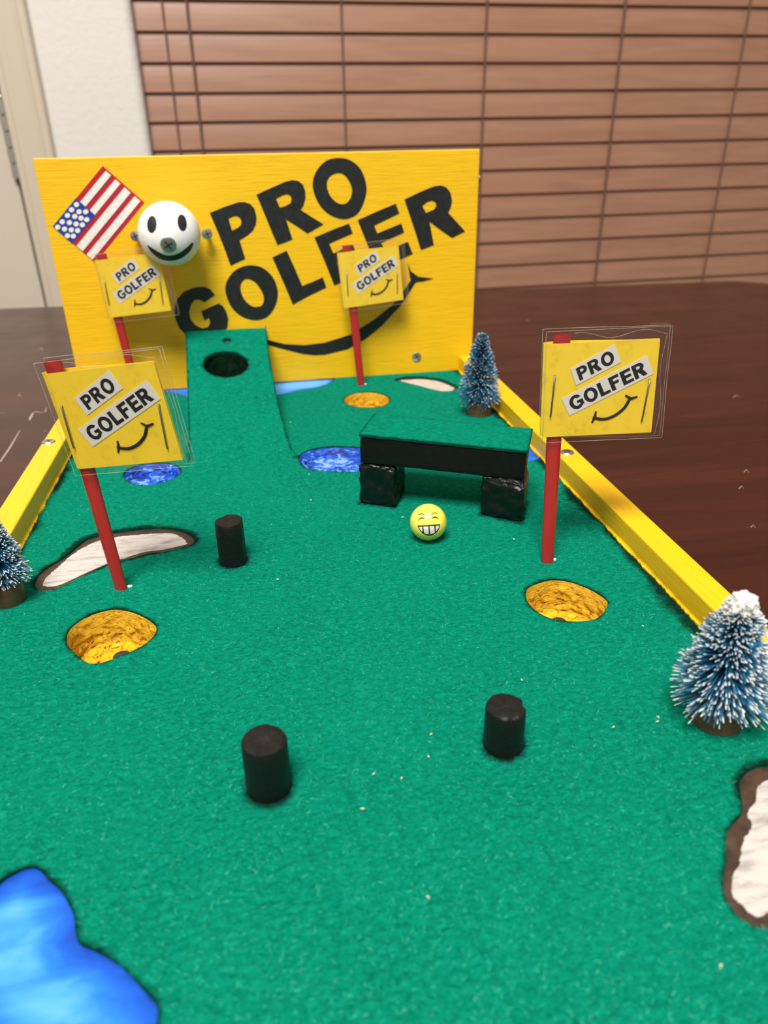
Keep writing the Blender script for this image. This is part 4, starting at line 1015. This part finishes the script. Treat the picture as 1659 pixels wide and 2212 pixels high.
# ------------------------------------------------------------------ bottle-brush trees
def tree(c, h, rmax, rb, hb, label, seed, n, snowcap, bare_=.35):
    c = np.asarray(c, float)
    t = thing('frosted_tree', c, label, 'model tree', 'frosted bottle brush trees along the rails')
    b = MB(); b.lathe([(rb * .96, 0), (rb, .5), (rb * .98, hb * .5), (rb * .93, hb - .6), (rb * .86, hb), (.01, hb + .1)], 28, c); obj('wood_base', b, TRUNKW, t, True, sharp=35)
    w = MB(); w.tube([c + [.25 * math.cos(k * 1.3), .25 * math.sin(k * 1.3), hb + (h - hb - 1) * k / 24] for k in range(25)], .55, 6); obj('wire_stem', w, WIRE, t, True)
    r = np.random.RandomState(seed)
    z = hb + 4.0 + (h - hb - 4.5) * r.rand(n) ** 1.25
    fz = (z - hb - 1) / (h - hb - 1); R = rmax * np.clip(1.04 - fz, .0, 1) ** .72 * (0.80 + .20 * np.clip(fz * 9, 0, 1))
    # soft tiers and spiral winding
    ang = r.rand(n) * 2 * math.pi; R = R * (1 + .07 * np.sin(3 * ang + z * .5 + seed)) * r.uniform(.80, 1.03, n) + 1.0
    lift = -.18 + .75 * fz + r.normal(0, .17, n)
    low = fz < .10; lift[low] -= .12
    dirs = np.column_stack([np.cos(ang), np.sin(ang), lift]); dirs /= np.linalg.norm(dirs, axis=1)[:, None]
    base = np.column_stack([c[0] + .4 * np.cos(ang), c[1] + .4 * np.sin(ang), c[2] + z])
    tip = base + dirs * R[:, None]; tip[:, 2] = np.maximum(tip[:, 2], c[2] + 1.5)
    sag = np.column_stack([np.zeros((n, 2)), -.03 * R])
    tv = np.cross(dirs, [0, 0, 1.]); tv /= np.linalg.norm(tv, axis=1)[:, None]; bv = np.cross(tv, dirs)
    st = [(0, .10, 0), (.5, .13, .40), (.80, .13, .66), (.90, .22, .80), (.98, .22, 1), (1.0, .08, 1)]
    V = np.zeros((n, len(st), 3, 3)); A = np.zeros((n, len(st), 3))
    wsc = r.uniform(.7, 1.25, n)
    for k, (s, w_, a) in enumerate(st):
        p = base + (tip - base) * s - sag * (s * (1 - s))
        for j in range(3):
            th = 2 * math.pi * j / 3; V[:, k, j] = p + (tv * math.cos(th) + bv * math.sin(th)) * (w_ * wsc)[:, None]
        frost = np.clip(a + r.normal(0, .05, n), 0, 1); A[:, k] = frost[:, None]
    bare = r.rand(n) < bare_; A[bare, 3:] = .55
    cap = fz > snowcap; A[cap, 1:] = np.maximum(A[cap, 1:], .95)
    fat = np.where(cap)[0]
    K = len(st) * 3; o0 = np.arange(n)[:, None] * K; F = []
    for k in range(len(st) - 1):
        for j in range(3):
            j2 = (j + 1) % 3; F.append(o0 + [k * 3 + j, k * 3 + j2, (k + 1) * 3 + j2, (k + 1) * 3 + j])
    F = np.concatenate(F, 1).reshape(-1, 4)
    me = bpy.data.meshes.new('bristles'); Vf = (V.reshape(-1, 3) - c) * MM
    me.vertices.add(len(Vf)); me.vertices.foreach_set('co', Vf.astype(np.float32).ravel())
    me.loops.add(F.size); me.loops.foreach_set('vertex_index', F.astype(np.int32).ravel())
    me.polygons.add(len(F)); me.polygons.foreach_set('loop_start', np.arange(0, F.size, 4, dtype=np.int32)); me.update(calc_edges=True)
    me.polygons.foreach_set('use_smooth', [True] * len(F)); me.materials.append(NEEDLE)
    o = bpy.data.objects.new('bristles', me); COL.objects.link(o); o.parent = t; o['kind'] = 'stuff'; set_attr(o, 'tip', A.reshape(-1))
    if snowcap < .85:
        cl = ball_mesh((c[0] + .2, c[1], c[2] + h - 2.2), 3.6, 40, 24); v_ = np.asarray(cl.v); o_ = np.array([c[0] + .2, c[1], c[2] + h - 2.2])
        for i, p in enumerate(v_):
            dd = p - o_; v_[i] = o_ + dd * np.array([1, 1, .9]) * (1 + .5 * noise.fractal(Vector(dd * .45) + Vector((seed, 0, 0)), .6, 2.1, 4)); 
        cl.v = [tuple(p) for p in v_]; obj('snow_clump', cl, F_WHITE, t, True)
    return t
tree((266.6, -401.5, 0), 46, 15.2, 8.3, 8, 'frosted blue bottle brush tree with a white caked tip, next to the chipped peg', 4, 2300, .80, .3)
tree((275.4, -103.8, 0), 53.5, 14.2, 8.4, 8.5, 'slim frosted blue bottle brush tree behind the black bridge', 9, 2200, .985, .72)
tree((22.6, -284.0, 0), 40, 10.6, 6.6, 8.5, 'frosted blue bottle brush tree against the rail beside the curved white sand trap', 14, 1900, .93, .3)
